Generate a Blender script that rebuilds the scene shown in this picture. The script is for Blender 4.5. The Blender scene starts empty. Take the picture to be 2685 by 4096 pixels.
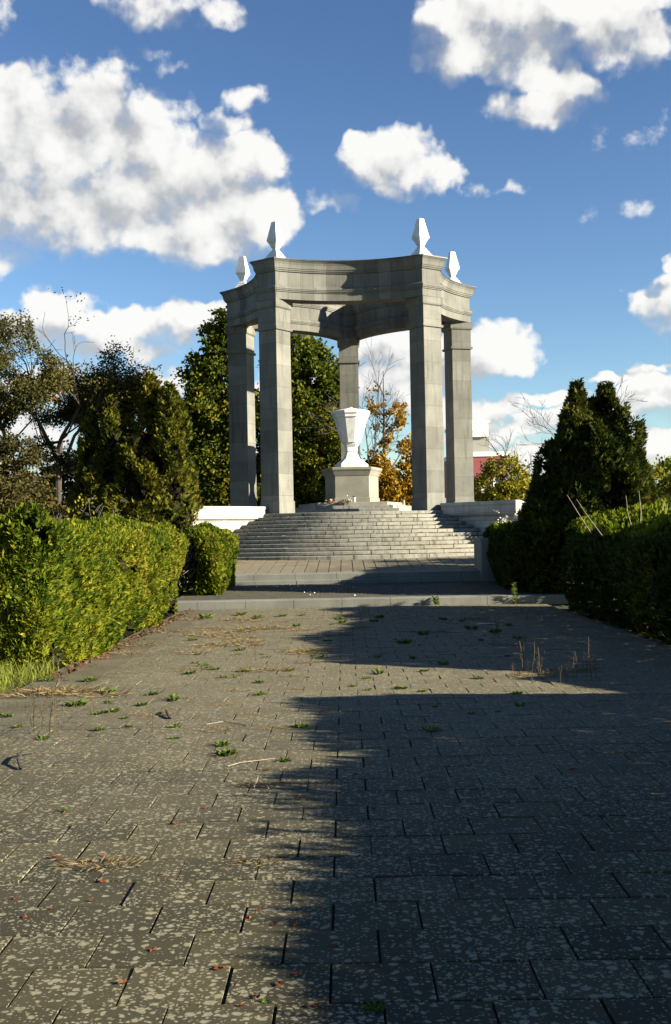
import bpy, math, random
import numpy as np
from mathutils import Vector, Matrix
R_ = math.radians
S = bpy.context.scene
COL = S.collection
rng = np.random.default_rng(7)
random.seed(7)

# ------------------------------------------------------------------ tagging
def tag(o, label=None, cat=None, group=None, kind=None):
    if label: o['label'] = label
    if cat: o['category'] = cat
    if group: o['group'] = group
    if kind: o['kind'] = kind
    return o

def empty(name, loc=(0, 0, 0), label=None, cat=None, group=None):
    o = bpy.data.objects.new(name, None)
    o.empty_display_size = .3
    o.location = loc
    COL.objects.link(o)
    return tag(o, label, cat, group)

def link(name, me, mat=None, parent=None):
    o = bpy.data.objects.new(name, me)
    if mat: me.materials.append(mat)
    COL.objects.link(o)
    if parent:
        o.parent = parent
        o.matrix_parent_inverse = Matrix.Translation(-Vector(parent.location))
    return o

def copy_tree(o, parent=None):
    c = o.copy(); COL.objects.link(c)
    if parent: c.parent = parent
    for ch in list(o.children): copy_tree(ch, c)
    return c

# ------------------------------------------------------------------ mesh helpers
class MB:
    def __init__(s): s.v = []; s.f = []; s.uv = []
    def quad(s, pts, uvs=None):
        n = len(s.v); s.v += [tuple(p) for p in pts]
        s.f.append(tuple(range(n, n + len(pts))))
        s.uv.append(uvs if uvs else [(p[0], p[1]) for p in pts])
    def box(s, x0, x1, y0, y1, z0, z1, top_only=False, dz=None):
        t = [(x0, y0, z1), (x1, y0, z1), (x1, y1, z1), (x0, y1, z1)]
        if dz is not None: t = [(p[0], p[1], p[2] + d) for p, d in zip(t, dz)]
        b = [(x0, y0, z0), (x1, y0, z0), (x1, y1, z0), (x0, y1, z0)]
        n = len(s.v); s.v += b + t
        fs = [(4, 5, 6, 7), (0, 1, 5, 4), (1, 2, 6, 5), (2, 3, 7, 6), (3, 0, 4, 7)]
        if not top_only: fs.append((3, 2, 1, 0))
        for f in fs:
            s.f.append(tuple(n + i for i in f))
            k = [s.v[n + i] for i in f]
            s.uv.append([(p[0] + p[1], p[2]) if f != (4, 5, 6, 7) else (p[0], p[1]) for p in k])
    def rings(s, rings, cap0=True, cap1=True, u0=None):
        n = len(rings[0]); base = len(s.v)
        for r in rings: s.v += [tuple(p) for p in r]
        if u0 is None:
            u0 = [0.]
            r = rings[len(rings)//2]
            for i in range(n):
                a, b = r[i], r[(i + 1) % n]
                u0.append(u0[-1] + math.dist(a, b))
        # vertical coordinate of the uv = distance along the profile of first point
        for j in range(len(rings) - 1):
            for i in range(n):
                k = (i + 1) % n
                s.f.append((base + j*n + i, base + j*n + k, base + (j+1)*n + k, base + (j+1)*n + i))
                z0, z1 = rings[j][i][2], rings[j+1][i][2]
                s.uv.append([(u0[i], z0), (u0[i+1], z0), (u0[i+1], z1), (u0[i], z1)])
        if cap0:
            s.f.append(tuple(base + i for i in reversed(range(n)))); s.uv.append([(rings[0][i][0], rings[0][i][1]) for i in reversed(range(n))])
        if cap1:
            o = base + (len(rings)-1)*n
            s.f.append(tuple(o + i for i in range(n))); s.uv.append([(rings[-1][i][0], rings[-1][i][1]) for i in range(n)])
    def tube(s, p0, p1, r0, r1, n=5):
        p0 = Vector(p0); p1 = Vector(p1); d = (p1 - p0)
        if d.length < 1e-6: return
        d.normalize()
        a = d.orthogonal().normalized(); b = d.cross(a)
        ra = [p0 + (a*math.cos(t) + b*math.sin(t))*r0 for t in [2*math.pi*i/n for i in range(n)]]
        rb = [p1 + (a*math.cos(t) + b*math.sin(t))*r1 for t in [2*math.pi*i/n for i in range(n)]]
        base = len(s.v); s.v += [tuple(q) for q in ra + rb]
        for i in range(n):
            k = (i+1) % n
            s.f.append((base+i, base+k, base+n+k, base+n+i)); s.uv.append([(0, 0)]*4)
        s.f.append(tuple(base+n+i for i in range(n))); s.uv.append([(0, 0)]*n)
    def mesh(s, name, smooth=False):
        me = bpy.data.meshes.new(name)
        me.from_pydata(s.v, [], s.f)
        uv = me.uv_layers.new(name='UVMap')
        flat = [c for f in s.uv for p in f for c in p]
        uv.data.foreach_set('uv', flat)
        if smooth: me.polygons.foreach_set('use_smooth', [True]*len(me.polygons))
        me.update()
        return me
    def build(s, name, mat, parent=None, smooth=False):
        return link(name, s.mesh(name, smooth), mat, parent)

def np_mesh(name, V, F):
    """V (n,3), F (m,k) -> mesh, fast."""
    me = bpy.data.meshes.new(name)
    V = np.asarray(V, np.float32); F = np.asarray(F, np.int32)
    me.vertices.add(len(V)); me.vertices.foreach_set('co', V.ravel())
    m, k = F.shape
    me.loops.add(m*k); me.loops.foreach_set('vertex_index', F.ravel())
    me.polygons.add(m); me.polygons.foreach_set('loop_start', np.arange(0, m*k, k, dtype=np.int32))
    me.update(calc_edges=True); me.validate()
    return me

def unit(v): return v/np.maximum(np.linalg.norm(v, axis=1, keepdims=True), 1e-9)

def leaf_arrays(P, Dr, L, W, r, curl=.0):
    """rhombic leaves rooted at P along Dr."""
    n = len(P)
    Dr = unit(Dr)
    rd = unit(r.normal(size=(n, 3)))
    s = unit(np.cross(Dr, rd))
    L = np.broadcast_to(L, (n,))[:, None]; W = np.broadcast_to(W, (n,))[:, None]
    nn = np.cross(s, Dr)
    a = P; b = P + Dr*L*.5 + s*W*.5 + nn*curl*L; c = P + Dr*L; d = P + Dr*L*.5 - s*W*.5 + nn*curl*L
    V = np.stack([a, b, c, d], 1).reshape(-1, 3)
    F = np.arange(4*n).reshape(n, 4)
    return V, F

def spray_arrays(P, Dr, L, W, r, arms=5, spread=.42):
    """little flat fans (conifer sprays): several narrow rhombi from one root in one plane."""
    n = len(P); Dr = unit(Dr)
    rd = unit(r.normal(size=(n, 3))); s = unit(np.cross(Dr, rd))
    Ls = L*r.uniform(.6, 1.25, n)
    Vs = []
    for k in range(arms):
        a = (k - (arms-1)/2)*spread + r.normal(0, .12, n)
        d = Dr*np.cos(a)[:, None] + s*np.sin(a)[:, None]
        t = -Dr*np.sin(a)[:, None] + s*np.cos(a)[:, None]
        ll = (Ls*(1 - .25*abs(k-(arms-1)/2)))[:, None]
        w = W*(ll/L)
        Vs.append(np.stack([P, P + d*ll*.6 + t*w*.5, P + d*ll, P + d*ll*.6 - t*w*.5], 1))
    V = np.concatenate(Vs, 0).reshape(-1, 3)
    F = np.arange(len(V)).reshape(-1, 4)
    return V, F

class Noise3:
    """cheap band-limited value noise (sum of random sines), about -1..1"""
    def __init__(s, seed, freq, n=14):
        r = np.random.default_rng(seed)
        s.k = unit(r.normal(size=(n, 3)))*freq*r.uniform(.6, 1.6, (n, 1)); s.p = r.uniform(0, 6.28, n)
    def __call__(s, P): return np.sin(P@s.k.T + s.p).sum(1)/math.sqrt(len(s.p))/1.2

# ------------------------------------------------------------------ material helpers
class NT:
    def __init__(s, name):
        s.m = bpy.data.materials.new(name); s.m.use_nodes = True
        s.t = s.m.node_tree; s.n = s.t.nodes
        s.b = s.n['Principled BSDF']; s.b.inputs['Roughness'].default_value = .85
        s.b.inputs['Specular IOR Level'].default_value = .3
    def new(s, ty, **kw):
        nd = s.n.new(ty)
        for k, v in kw.items(): setattr(nd, k, v)
        return nd
    def l(s, a, b): s.t.links.new(a, b)
    def val(s, sock, v):
        if hasattr(v, 'links') or isinstance(v, bpy.types.NodeSocket): s.l(v, sock)
        else: sock.default_value = v
    def math(s, op, a, b=0., c=0., clamp=False):
        nd = s.new('ShaderNodeMath', operation=op, use_clamp=clamp)
        s.val(nd.inputs[0], a); s.val(nd.inputs[1], b); s.val(nd.inputs[2], c)
        return nd.outputs[0]
    def obj(s): return s.new('ShaderNodeTexCoord').outputs['Object']
    def uv(s): return s.new('ShaderNodeTexCoord').outputs['UV']
    def noise(s, vec, scale, detail=4, rough=.55, dist=0.):
        nd = s.new('ShaderNodeTexNoise')
        nd.inputs['Scale'].default_value = scale; nd.inputs['Detail'].default_value = detail
        nd.inputs['Roughness'].default_value = rough; nd.inputs['Distortion'].default_value = dist
        if vec is not None: s.l(vec, nd.inputs['Vector'])
        return nd.outputs['Fac']
    def scale(s, vec, k):
        nd = s.new('ShaderNodeMapping'); nd.inputs['Scale'].default_value = k; s.l(vec, nd.inputs['Vector'])
        return nd.outputs[0]
    def mix(s, f, a, b, mode='MIX'):
        nd = s.new('ShaderNodeMix', data_type='RGBA', blend_type=mode)
        s.val(nd.inputs[0], f)
        for i, v in ((6, a), (7, b)):
            if isinstance(v, bpy.types.NodeSocket): s.l(v, nd.inputs[i])
            else: nd.inputs[i].default_value = (*v, 1)
        return nd.outputs[2]
    def ramp(s, f, stops):
        nd = s.new('ShaderNodeValToRGB'); s.val(nd.inputs[0], f)
        e = nd.color_ramp.elements
        while len(e) > 1: e.remove(e[-1])
        e[0].position = stops[0][0]; e[0].color = (*stops[0][1], 1)
        for p, c in stops[1:]:
            k = e.new(p); k.color = (*c, 1)
        return nd.outputs[0]
    def island(s): return s.new('ShaderNodeNewGeometry').outputs['Random Per Island']
    def smooth(s, v, a, b, x=0., y=1.):
        nd = s.new('ShaderNodeMapRange', interpolation_type='SMOOTHSTEP')
        s.val(nd.inputs['Value'], v)
        nd.inputs['From Min'].default_value = a; nd.inputs['From Max'].default_value = b
        nd.inputs['To Min'].default_value = x; nd.inputs['To Max'].default_value = y
        return nd.outputs[0]
    def bump(s, h, strength=.3, dist=.02):
        nd = s.new('ShaderNodeBump'); nd.inputs['Strength'].default_value = strength; nd.inputs['Distance'].default_value = dist
        s.l(h, nd.inputs['Height']); s.l(nd.outputs[0], s.b.inputs['Normal'])
    def color(s, c): s.val(s.b.inputs['Base Color'], c if isinstance(c, bpy.types.NodeSocket) else (*c, 1))

def foliage(name, stops, trans=.35, nscale=.8, nshift=.35, rough=.75):
    """stops: colour ramp over a per-leaf random value pushed about by a low-frequency noise."""
    t = NT(name)
    f = t.math('ADD', t.math('MULTIPLY', t.island(), 1 - nshift), t.math('MULTIPLY', t.smooth(t.noise(t.obj(), nscale, 3), .3, .7), nshift))
    c = t.ramp(f, stops)
    t.color(c); t.b.inputs['Roughness'].default_value = rough
    t.b.inputs['Specular IOR Level'].default_value = .10
    tr = t.new('ShaderNodeBsdfTranslucent'); t.l(c, tr.inputs['Color'])
    mx = t.new('ShaderNodeMixShader'); mx.inputs[0].default_value = trans
    t.l(t.b.outputs[0], mx.inputs[1]); t.l(tr.outputs[0], mx.inputs[2])
    t.l(mx.outputs[0], t.n['Material Output'].inputs['Surface'])
    return t.m

def bark(name, c0, c1):
    t = NT(name)
    n = t.noise(t.scale(t.obj(), (6, 6, 1.5)), 3, 5)
    t.color(t.ramp(n, [(.3, c0), (.7, c1)])); t.bump(n, .5, .02)
    return t.m

def stone(name, c, dark, bw=0., bh=.69, offset=.5, streak=.5, tone=.35, joint=.012, grain=1., vfirst=0.):
    """weathered granite: block tones from a uv brick pattern (metres), vertical run stains, fine speckle."""
    t = NT(name)
    uv = t.uv(); ob = t.obj()
    base = t.mix(t.smooth(t.noise(ob, 1.1, 5, .6), .32, .68), c, tuple(x*.72 for x in c))
    base = t.mix(t.math('MULTIPLY', t.smooth(t.noise(ob, 45*grain, 2), .35, .75), .35), base, dark)
    # run stains
    st = t.noise(t.scale(ob, (7, 7, .55)), 1.0, 5, .6)
    base = t.mix(t.math('MULTIPLY', t.smooth(st, .5, .74), streak), base, dark)
    st2 = t.noise(t.scale(ob, (9, 9, .8)), 1.7, 3, .6)
    base = t.mix(t.math('MULTIPLY', t.smooth(st2, .62, .8), streak*.7), base, tuple(min(1, x*1.5) for x in c))
    if bw:
        br = t.new('ShaderNodeTexBrick'); br.offset = offset; br.squash = 1
        t.l(uv, br.inputs['Vector'])
        br.inputs['Scale'].default_value = 1; br.inputs['Brick Width'].default_value = bw; br.inputs['Row Height'].default_value = bh
        br.inputs['Mortar Size'].default_value = joint; br.inputs['Mortar Smooth'].default_value = .2
        br.inputs['Color1'].default_value = (1, 1, 1, 1); br.inputs['Color2'].default_value = (1-tone,)*3 + (1,)
        br.inputs['Mortar'].default_value = (.55, .55, .52, 1)
        base = t.mix(1., base, br.outputs['Color'], 'MULTIPLY')
        h = t.math('SUBTRACT', t.noise(ob, 30, 4), br.outputs['Fac'])
        t.bump(h, .25, .02)
    else:
        t.bump(t.noise(ob, 30, 4), .2, .015)
    t.color(base)
    return t.m

# ------------------------------------------------------------------ camera
cam = bpy.data.cameras.new('camera'); camo = bpy.data.objects.new('camera', cam); COL.objects.link(camo)
cam.sensor_fit = 'VERTICAL'; cam.sensor_height = 36; cam.lens = 40
cam.clip_end = 5000; cam.clip_start = .05
camo.matrix_world = Matrix.Translation((0, 0, 1.522)) @ (Matrix.Rotation(R_(.415), 4, 'Z') @ Matrix.Rotation(R_(91.083), 4, 'X') @ Matrix.Rotation(R_(-1.1), 4, 'Z'))
S.camera = camo

# ------------------------------------------------------------------ sun + sky
SUN_AZ, SUN_EL = 107., 18.5          # degrees clockwise from the path direction (+Y), elevation
sv = Vector((math.sin(R_(SUN_AZ))*math.cos(R_(SUN_EL)), math.cos(R_(SUN_AZ))*math.cos(R_(SUN_EL)), math.sin(R_(SUN_EL))))
sl = bpy.data.lights.new('sun', 'SUN'); sl.energy = 5.0; sl.angle = R_(.53); sl.color = (1, .90, .71)
so = bpy.data.objects.new('sun', sl); COL.objects.link(so); so.location = sv*60
so.rotation_euler = sv.to_track_quat('Z', 'Y').to_euler()

S.view_settings.view_transform = 'Standard'; S.view_settings.look = 'None'
S.view_settings.gamma = 1; S.view_settings.exposure = 1.9

def px_azel(X, Y):
    """direction of a spot of sky, given in the survey sheet's units, as azimuth / elevation (radians)."""
    k = 1.7212; x = (X*k - 1342.5); y = (Y*k - 2048)
    d = camo.matrix_world.to_3x3() @ Vector((x/4551, -y/4551, -1)); d.normalize()
    return math.atan2(d.x, d.y), math.asin(d.z)

CLOUDS = [  # x, y, half width, half height, weight
 # the big cumulus
 (90, 330, 230, 170, 1.1), (230, 260, 130, 130, 1.1), (340, 340, 150, 130, 1.1), (120, 480, 290, 120, 1.1), (330, 450, 240, 140, 1.2),
 (470, 440, 210, 130, 1.1), (560, 480, 150, 100, 1.1), (430, 545, 230, 75, 1.), (580, 395, 90, 75, .9), (640, 500, 80, 60, .8), (30, 540, 130, 60, .9),
 (20, 230, 120, 90, 1.), (0, 420, 200, 180, 1.1), (15, 595, 70, 50, .7),
 # wisps beside it
 (565, 225, 60, 38, .42), (525, 290, 60, 42, .55), (620, 350, 55, 40, .45),
 # top right
 (1080, 60, 125, 100, 1.), (1220, 70, 180, 100, 1.), (1400, 60, 165, 95, .95), (1490, 85, 75, 75, .8), (1240, 165, 110, 65, .75), (1310, 200, 100, 55, .95),
 (1250, 255, 120, 62, 1.), (1040, 130, 90, 50, .7), (1380, 20, 260, 60, 1.),
 # centre
 (910, 370, 120, 85, 1.), (960, 390, 100, 65, .95), (850, 335, 60, 40, .85), (900, 440, 65, 38, .75), (1030, 410, 70, 35, .62),
 (770, 470, 62, 26, .42), (1150, 440, 55, 20, .26), (380, 132, 45, 18, .12), (1440, 320, 60, 26, .12), (1430, 490, 50, 22, .12),
 # top left
 (380, 5, 190, 42, .48), (480, 35, 90, 38, .44), (0, 30, 35, 40, .4),
 # low left bank
 (160, 740, 130, 60, 1.1), (280, 760, 150, 62, 1.1), (420, 750, 120, 50, 1.), (90, 770, 140, 45, 1.), (250, 805, 210, 40, .9), (490, 740, 90, 36, .8), (20, 780, 80, 30, .8),
 (270, 900, 60, 45, .8), (120, 890, 170, 60, .7), (240, 980, 150, 40, .8), (60, 960, 120, 50, .8), (380, 900, 130, 60, .7),
 # right edge
 (1545, 700, 85, 58, 1.), (1555, 630, 40, 26, .9), (1590, 740, 90, 50, .9),
 # low right
 (1140, 810, 120, 62, 1.2), (1090, 850, 120, 55, 1.2), (1190, 840, 70, 48, 1.), (900, 820, 110, 60, 1.), (900, 880, 130, 70, .95), (960, 930, 150, 50, .9),
 (1120, 950, 170, 28, .85), (1230, 930, 190, 26, .8), (1320, 985, 230, 34, .9), (1130, 1000, 130, 40, .9), (1480, 895, 60, 46, 1.), (1520, 920, 120, 45, .9),
 (1430, 955, 160, 30, .85), (1530, 1010, 110, 28, .9), (1500, 865, 160, 16, .7), (1540, 797, 60, 8, .3), (1250, 1050, 320, 30, .9), (1550, 1040, 140, 30, .8),
 (40, 1010, 300, 45, .95), (60, 1090, 300, 40, .9), (1460, 1060, 260, 35, .9), (1300, 1100, 400, 30, .8), (700, 930, 300, 60, .8), (300, 1060, 400, 40, .8),
]

def build_world():
    w = bpy.data.worlds.new('World'); S.world = w; w.use_nodes = True
    nt = w.node_tree
    for n in list(nt.nodes): nt.nodes.remove(n)
    # ---- density group
    g = bpy.data.node_groups.new('cloud_density', 'ShaderNodeTree')
    g.interface.new_socket('Vector', in_out='INPUT', socket_type='NodeSocketVector')
    g.interface.new_socket('Density', in_out='OUTPUT', socket_type='NodeSocketFloat')
    g.interface.new_socket('Smooth', in_out='OUTPUT', socket_type='NodeSocketFloat')
    gi = g.nodes.new('NodeGroupInput'); go = g.nodes.new('NodeGroupOutput')
    def nd(ty, **kw):
        n = g.nodes.new(ty)
        for k, v in kw.items(): setattr(n, k, v)
        return n
    def noise(vec, scale, detail, rough, z=0.):
        n = nd('ShaderNodeTexNoise', noise_dimensions='2D'); n.inputs['Scale'].default_value = scale; n.inputs['Detail'].default_value = detail; n.inputs['Roughness'].default_value = rough
        a = nd('ShaderNodeVectorMath', operation='ADD'); a.inputs[1].default_value = (z, z*.7, 0)
        g.links.new(vec, a.inputs[0]); g.links.new(a.outputs[0], n.inputs['Vector'])
        return n
    def m(op, a, b, c=None):
        n = nd('ShaderNodeMath', operation=op)
        for i, v in enumerate((a, b, c)):
            if v is None: continue
            if isinstance(v, bpy.types.NodeSocket): g.links.new(v, n.inputs[i])
            else: n.inputs[i].default_value = v
        return n.outputs[0]
    vec = gi.outputs[0]
    wn = noise(vec, 20, 3, .6, 3.1)
    sub = nd('ShaderNodeVectorMath', operation='SUBTRACT'); g.links.new(wn.outputs['Color'], sub.inputs[0]); sub.inputs[1].default_value = (.5, .5, .5)
    mul = nd('ShaderNodeVectorMath', operation='MULTIPLY'); g.links.new(sub.outputs[0], mul.inputs[0]); mul.inputs[1].default_value = (.055, .045, 0)
    add = nd('ShaderNodeVectorMath', operation='ADD'); g.links.new(vec, add.inputs[0]); g.links.new(mul.outputs[0], add.inputs[1])
    cur = None
    for X, Y, a, b, wt in CLOUDS:
        u, v = px_azel(X, Y); k = 1.7212/4551
        s1 = nd('ShaderNodeVectorMath', operation='MULTIPLY_ADD'); g.links.new(add.outputs[0], s1.inputs[0])
        s1.inputs[1].default_value = (1/(a*k), 1/(b*k), 0); s1.inputs[2].default_value = (-u/(a*k), -v/(b*k), 0)
        s3 = nd('ShaderNodeVectorMath', operation='DOT_PRODUCT'); g.links.new(s1.outputs[0], s3.inputs[0]); g.links.new(s1.outputs[0], s3.inputs[1])
        val = m('MULTIPLY_ADD', s3.outputs['Value'], -wt, wt)
        cur = val if cur is None else m('MAXIMUM', cur, val)
    fb = noise(vec, 27, 8, .60, .7).outputs['Fac']
    d = m('ADD', cur, m('MULTIPLY', m('SUBTRACT', fb, .5), 1.5))
    g.links.new(d, go.inputs[0])
    fl = noise(vec, 17, 4, .52, 2.9).outputs['Fac']
    g.links.new(m('ADD', m('MULTIPLY', cur, .8), m('MULTIPLY', m('SUBTRACT', fl, .5), 2.6)), go.inputs[1])
    # ---- world
    def wn_(ty, **kw):
        n = nt.nodes.new(ty)
        for k, v in kw.items(): setattr(n, k, v)
        return n
    def wm(op, a, b=0., clamp=False):
        n = wn_('ShaderNodeMath', operation=op, use_clamp=clamp)
        for i, v in enumerate((a, b)):
            if isinstance(v, bpy.types.NodeSocket): nt.links.new(v, n.inputs[i])
            else: n.inputs[i].default_value = v
        return n.outputs[0]
    def ss(v, a, b, x=0., y=1.):
        n = wn_('ShaderNodeMapRange', interpolation_type='SMOOTHSTEP'); nt.links.new(v, n.inputs['Value'])
        for k, q in (('From Min', a), ('From Max', b), ('To Min', x), ('To Max', y)): n.inputs[k].default_value = q
        return n.outputs[0]
    sky = wn_('ShaderNodeTexSky', sky_type='NISHITA'); sky.sun_disc = False
    sky.sun_elevation = R_(SUN_EL); sky.sun_rotation = R_(SUN_AZ); sky.air_density = 1.; sky.dust_density = .0; sky.ozone_density = 2.4
    hs = wn_('ShaderNodeHueSaturation'); hs.inputs['Saturation'].default_value = 1.0; hs.inputs['Hue'].default_value = .503; hs.inputs['Value'].default_value = .95
    nt.links.new(sky.outputs[0], hs.inputs['Color'])
    k1 = wn_('ShaderNodeVectorMath', operation='SCALE'); k1.inputs['Scale'].default_value = .141; nt.links.new(hs.outputs[0], k1.inputs[0])
    gm = wn_('ShaderNodeGamma'); gm.inputs['Gamma'].default_value = 1.34; nt.links.new(k1.outputs[0], gm.inputs['Color'])
    k2 = wn_('ShaderNodeVectorMath', operation='SCALE'); k2.inputs['Scale'].default_value = 1.12/.141; nt.links.new(gm.outputs[0], k2.inputs[0])
    tc = wn_('ShaderNodeTexCoord'); sp = wn_('ShaderNodeSeparateXYZ'); nt.links.new(tc.outputs['Generated'], sp.inputs[0])
    az = wm('ARCTAN2', sp.outputs[0], sp.outputs[1]); el = wm('ARCSINE', sp.outputs[2])
    cb = wn_('ShaderNodeCombineXYZ'); nt.links.new(az, cb.inputs[0]); nt.links.new(el, cb.inputs[1])
    g1 = wn_('ShaderNodeGroup'); g1.node_tree = g; nt.links.new(cb.outputs[0], g1.inputs[0])
    sh = wn_('ShaderNodeVectorMath', operation='ADD'); nt.links.new(cb.outputs[0], sh.inputs[0]); sh.inputs[1].default_value = (.014, .020, 0)
    g2 = wn_('ShaderNodeGroup'); g2.node_tree = g; nt.links.new(sh.outputs[0], g2.inputs[0])
    dens = g1.outputs[0]
    relief = wm('SUBTRACT', g1.outputs[1], g2.outputs[1])
    lit = ss(relief, -.50, .62)
    soft = ss(relief, -.5, .45, 1.45, .56)          # crisp on the sunny side, woolly below
    a0 = wm('DIVIDE', wm('ADD', dens, .05), soft, True)
    alpha = ss(a0, 0., 1.)
    body = ss(dens, .15, .8)
    # base tone: thin edges pick up the sky, thick centres grey unless they face the light
    ramp = wn_('ShaderNodeValToRGB'); nt.links.new(lit, ramp.inputs[0])
    e = ramp.color_ramp.elements
    e[0].position = 0.; e[0].color = (2.75, 2.82, 2.88, 1); e[1].position = 1.; e[1].color = (5.35, 5.3, 5.15, 1)
    k = e.new(.45); k.color = (4.15, 4.15, 4.1, 1)
    mx = wn_('ShaderNodeMix', data_type='RGBA'); nt.links.new(wm('MULTIPLY', alpha, .97), mx.inputs[0])
    nt.links.new(k2.outputs[0], mx.inputs[6]); nt.links.new(ramp.outputs[0], mx.inputs[7])
    bg = wn_('ShaderNodeBackground'); bg.inputs['Strength'].default_value = .05
    nt.links.new(mx.outputs[2], bg.inputs['Color'])
    out = wn_('ShaderNodeOutputWorld'); nt.links.new(bg.outputs[0], out.inputs['Surface'])
build_world()
S.world.cycles.sampling_method = 'NONE'

# ------------------------------------------------------------------ materials
M = {}
M['pillar'] = stone('pillar_granite', (.188, .186, .162), (.075, .076, .064), bw=.75, bh=.692, offset=0., streak=.75, tone=.34, joint=.007)
M['beam'] = stone('beam_granite', (.192, .19, .168), (.075, .076, .064), bw=.42, bh=20., offset=0., streak=.6, tone=.42, joint=.009)
M['steps'] = stone('step_granite', (.275, .268, .232), (.05, .048, .032), streak=.8, tone=.3, grain=.8)
M['kerb'] = stone('kerb_granite', (.20, .205, .175), (.085, .087, .07), streak=.3, grain=2.)
M['wall'] = stone('parapet_limestone', (.50, .49, .44), (.20, .195, .16), bw=.62, bh=.23, offset=.37, streak=.35, tone=.18, joint=.010)
M['plinth'] = stone('plinth_granite', (.22, .21, .17), (.14, .135, .11), streak=.4)
def white_paint():
    t = NT('white_painted_stone')
    n = t.noise(t.obj(), 2.2, 5, .6)
    c = t.mix(t.smooth(n, .45, .75), (.62, .62, .59), (.46, .46, .43))
    st = t.noise(t.scale(t.obj(), (11, 11, .9)), 1.0, 4, .6)
    c = t.mix(t.math('MULTIPLY', t.smooth(st, .52, .72), .55), c, (.33, .33, .30))
    t.color(c)
    t.b.inputs['Roughness'].default_value = .7
    t.bump(t.noise(t.obj(), 40, 3), .08, .01)
    return t.m
M['white'] = white_paint()
def flashing():
    t = NT('dark_roof_metal'); t.color(t.ramp(t.noise(t.obj(), 3, 3), [(.3, (.03, .032, .036)), (.7, (.06, .062, .065))])); t.b.inputs['Roughness'].default_value = .5
    return t.m
M['metal'] = flashing()

def paving(name, c0, c1, spots=True, spot=(.30, .30, .26), stain=(.055, .058, .05), dens=.5, far=None):
    t = NT(name); ob = t.obj()
    isl = t.island()
    c = t.mix(isl, c0, c1)
    c = t.mix(t.math('MULTIPLY', t.smooth(t.noise(ob, .55, 5, .6), .42, .7), .75), c, stain)
    c = t.mix(t.math('MULTIPLY', t.smooth(t.noise(ob, 5., 5, .65), .45, .75), .45), c, stain)
    c = t.mix(t.math('MULTIPLY', t.smooth(t.noise(ob, 160, 2), .45, .7), .35), c, tuple(x*.6 for x in c0))
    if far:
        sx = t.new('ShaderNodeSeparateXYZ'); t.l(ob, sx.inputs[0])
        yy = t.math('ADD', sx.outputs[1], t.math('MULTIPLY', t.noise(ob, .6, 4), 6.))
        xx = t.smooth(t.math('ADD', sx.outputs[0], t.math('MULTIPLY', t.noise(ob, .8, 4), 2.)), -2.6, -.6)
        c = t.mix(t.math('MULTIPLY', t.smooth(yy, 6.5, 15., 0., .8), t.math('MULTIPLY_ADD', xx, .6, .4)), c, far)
    if spots:
        wn = t.new('ShaderNodeTexNoise'); wn.inputs['Scale'].default_value = 28; wn.inputs['Detail'].default_value = 4; t.l(ob, wn.inputs['Vector'])
        va = t.new('ShaderNodeVectorMath', operation='MULTIPLY_ADD'); t.l(wn.outputs['Color'], va.inputs[0]); va.inputs[1].default_value = (.035, .035, 0)
        so_ = t.new('ShaderNodeVectorMath', operation='SCALE'); so_.inputs[0].default_value = (37., 53., 0); t.l(isl, so_.inputs['Scale'])
        sa = t.new('ShaderNodeVectorMath', operation='ADD'); t.l(ob, sa.inputs[0]); t.l(so_.outputs[0], sa.inputs[1]); t.l(sa.outputs[0], va.inputs[2])
        fl = t.scale(va.outputs[0], (1, 1, 0))
        dn = t.math('MULTIPLY', t.smooth(t.noise(ob, 1.3, 4, .6), .3, .72, dens*.55, dens*1.25), t.math('MULTIPLY_ADD', t.math('FRACT', t.math('MULTIPLY', isl, 17.3)), .6, .62))
        tot = None
        for sc, rmax in ((18., .40), (31., .40), (54., .40)):
            vo = t.new('ShaderNodeTexVoronoi', voronoi_dimensions='2D'); vo.inputs['Scale'].default_value = sc; vo.inputs['Randomness'].default_value = 1.; t.l(fl, vo.inputs['Vector'])
            sp = t.new('ShaderNodeSeparateColor'); t.l(vo.outputs['Color'], sp.inputs[0])
            on = t.math('LESS_THAN', sp.outputs[0], dn)
            rad = t.math('MULTIPLY_ADD', sp.outputs[1], rmax*.7, rmax*.22)
            df = t.math('SUBTRACT', rad, vo.outputs['Distance'])
            a = t.math('MULTIPLY', t.smooth(df, -.02, .10), on)
            tot = a if tot is None else t.math('MAXIMUM', tot, a)
        tot = t.math('MULTIPLY', tot, t.smooth(t.noise(ob, 60, 3), .2, .6, .45, .95))
        c = t.mix(tot, c, spot)
    t.color(c); t.bump(t.noise(ob, 90, 4, .7), .35, .006)
    t.b.inputs['Roughness'].default_value = .88
    return t.m
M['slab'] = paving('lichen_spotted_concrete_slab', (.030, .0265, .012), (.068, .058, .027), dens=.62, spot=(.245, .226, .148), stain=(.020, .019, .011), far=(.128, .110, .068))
M['slab_mid'] = paving('plain_concrete_paver', (.062, .056, .034), (.084, .075, .047), spots=False)
M['slab_top'] = paving('warm_concrete_paver', (.17, .145, .096), (.20, .174, .12), spots=False, stain=(.085, .075, .05))
def soil(name, a, b, sc=3.):
    t = NT(name); n = t.noise(t.obj(), sc, 6, .65)
    t.color(t.ramp(n, [(.35, a), (.65, b)])); t.bump(t.noise(t.obj(), 40, 4), .6, .03)
    return t.m
M['joint'] = soil('mossy_joint_soil', (.018, .019, .012), (.04, .038, .022), 6)
M['joint_grass'] = soil('straw_filled_joint', (.16, .12, .05), (.24, .18, .08), 8)
def mossy():
    t = NT('mossy_riser_foot'); ob = t.obj()
    n = t.noise(ob, 5., 5, .65)
    t.color(t.ramp(n, [(.36, (.045, .040, .016)), (.5, (.085, .075, .035)), (.66, (.22, .21, .17))])); t.bump(t.noise(ob, 40, 4), .5, .02)
    return t.m
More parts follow.
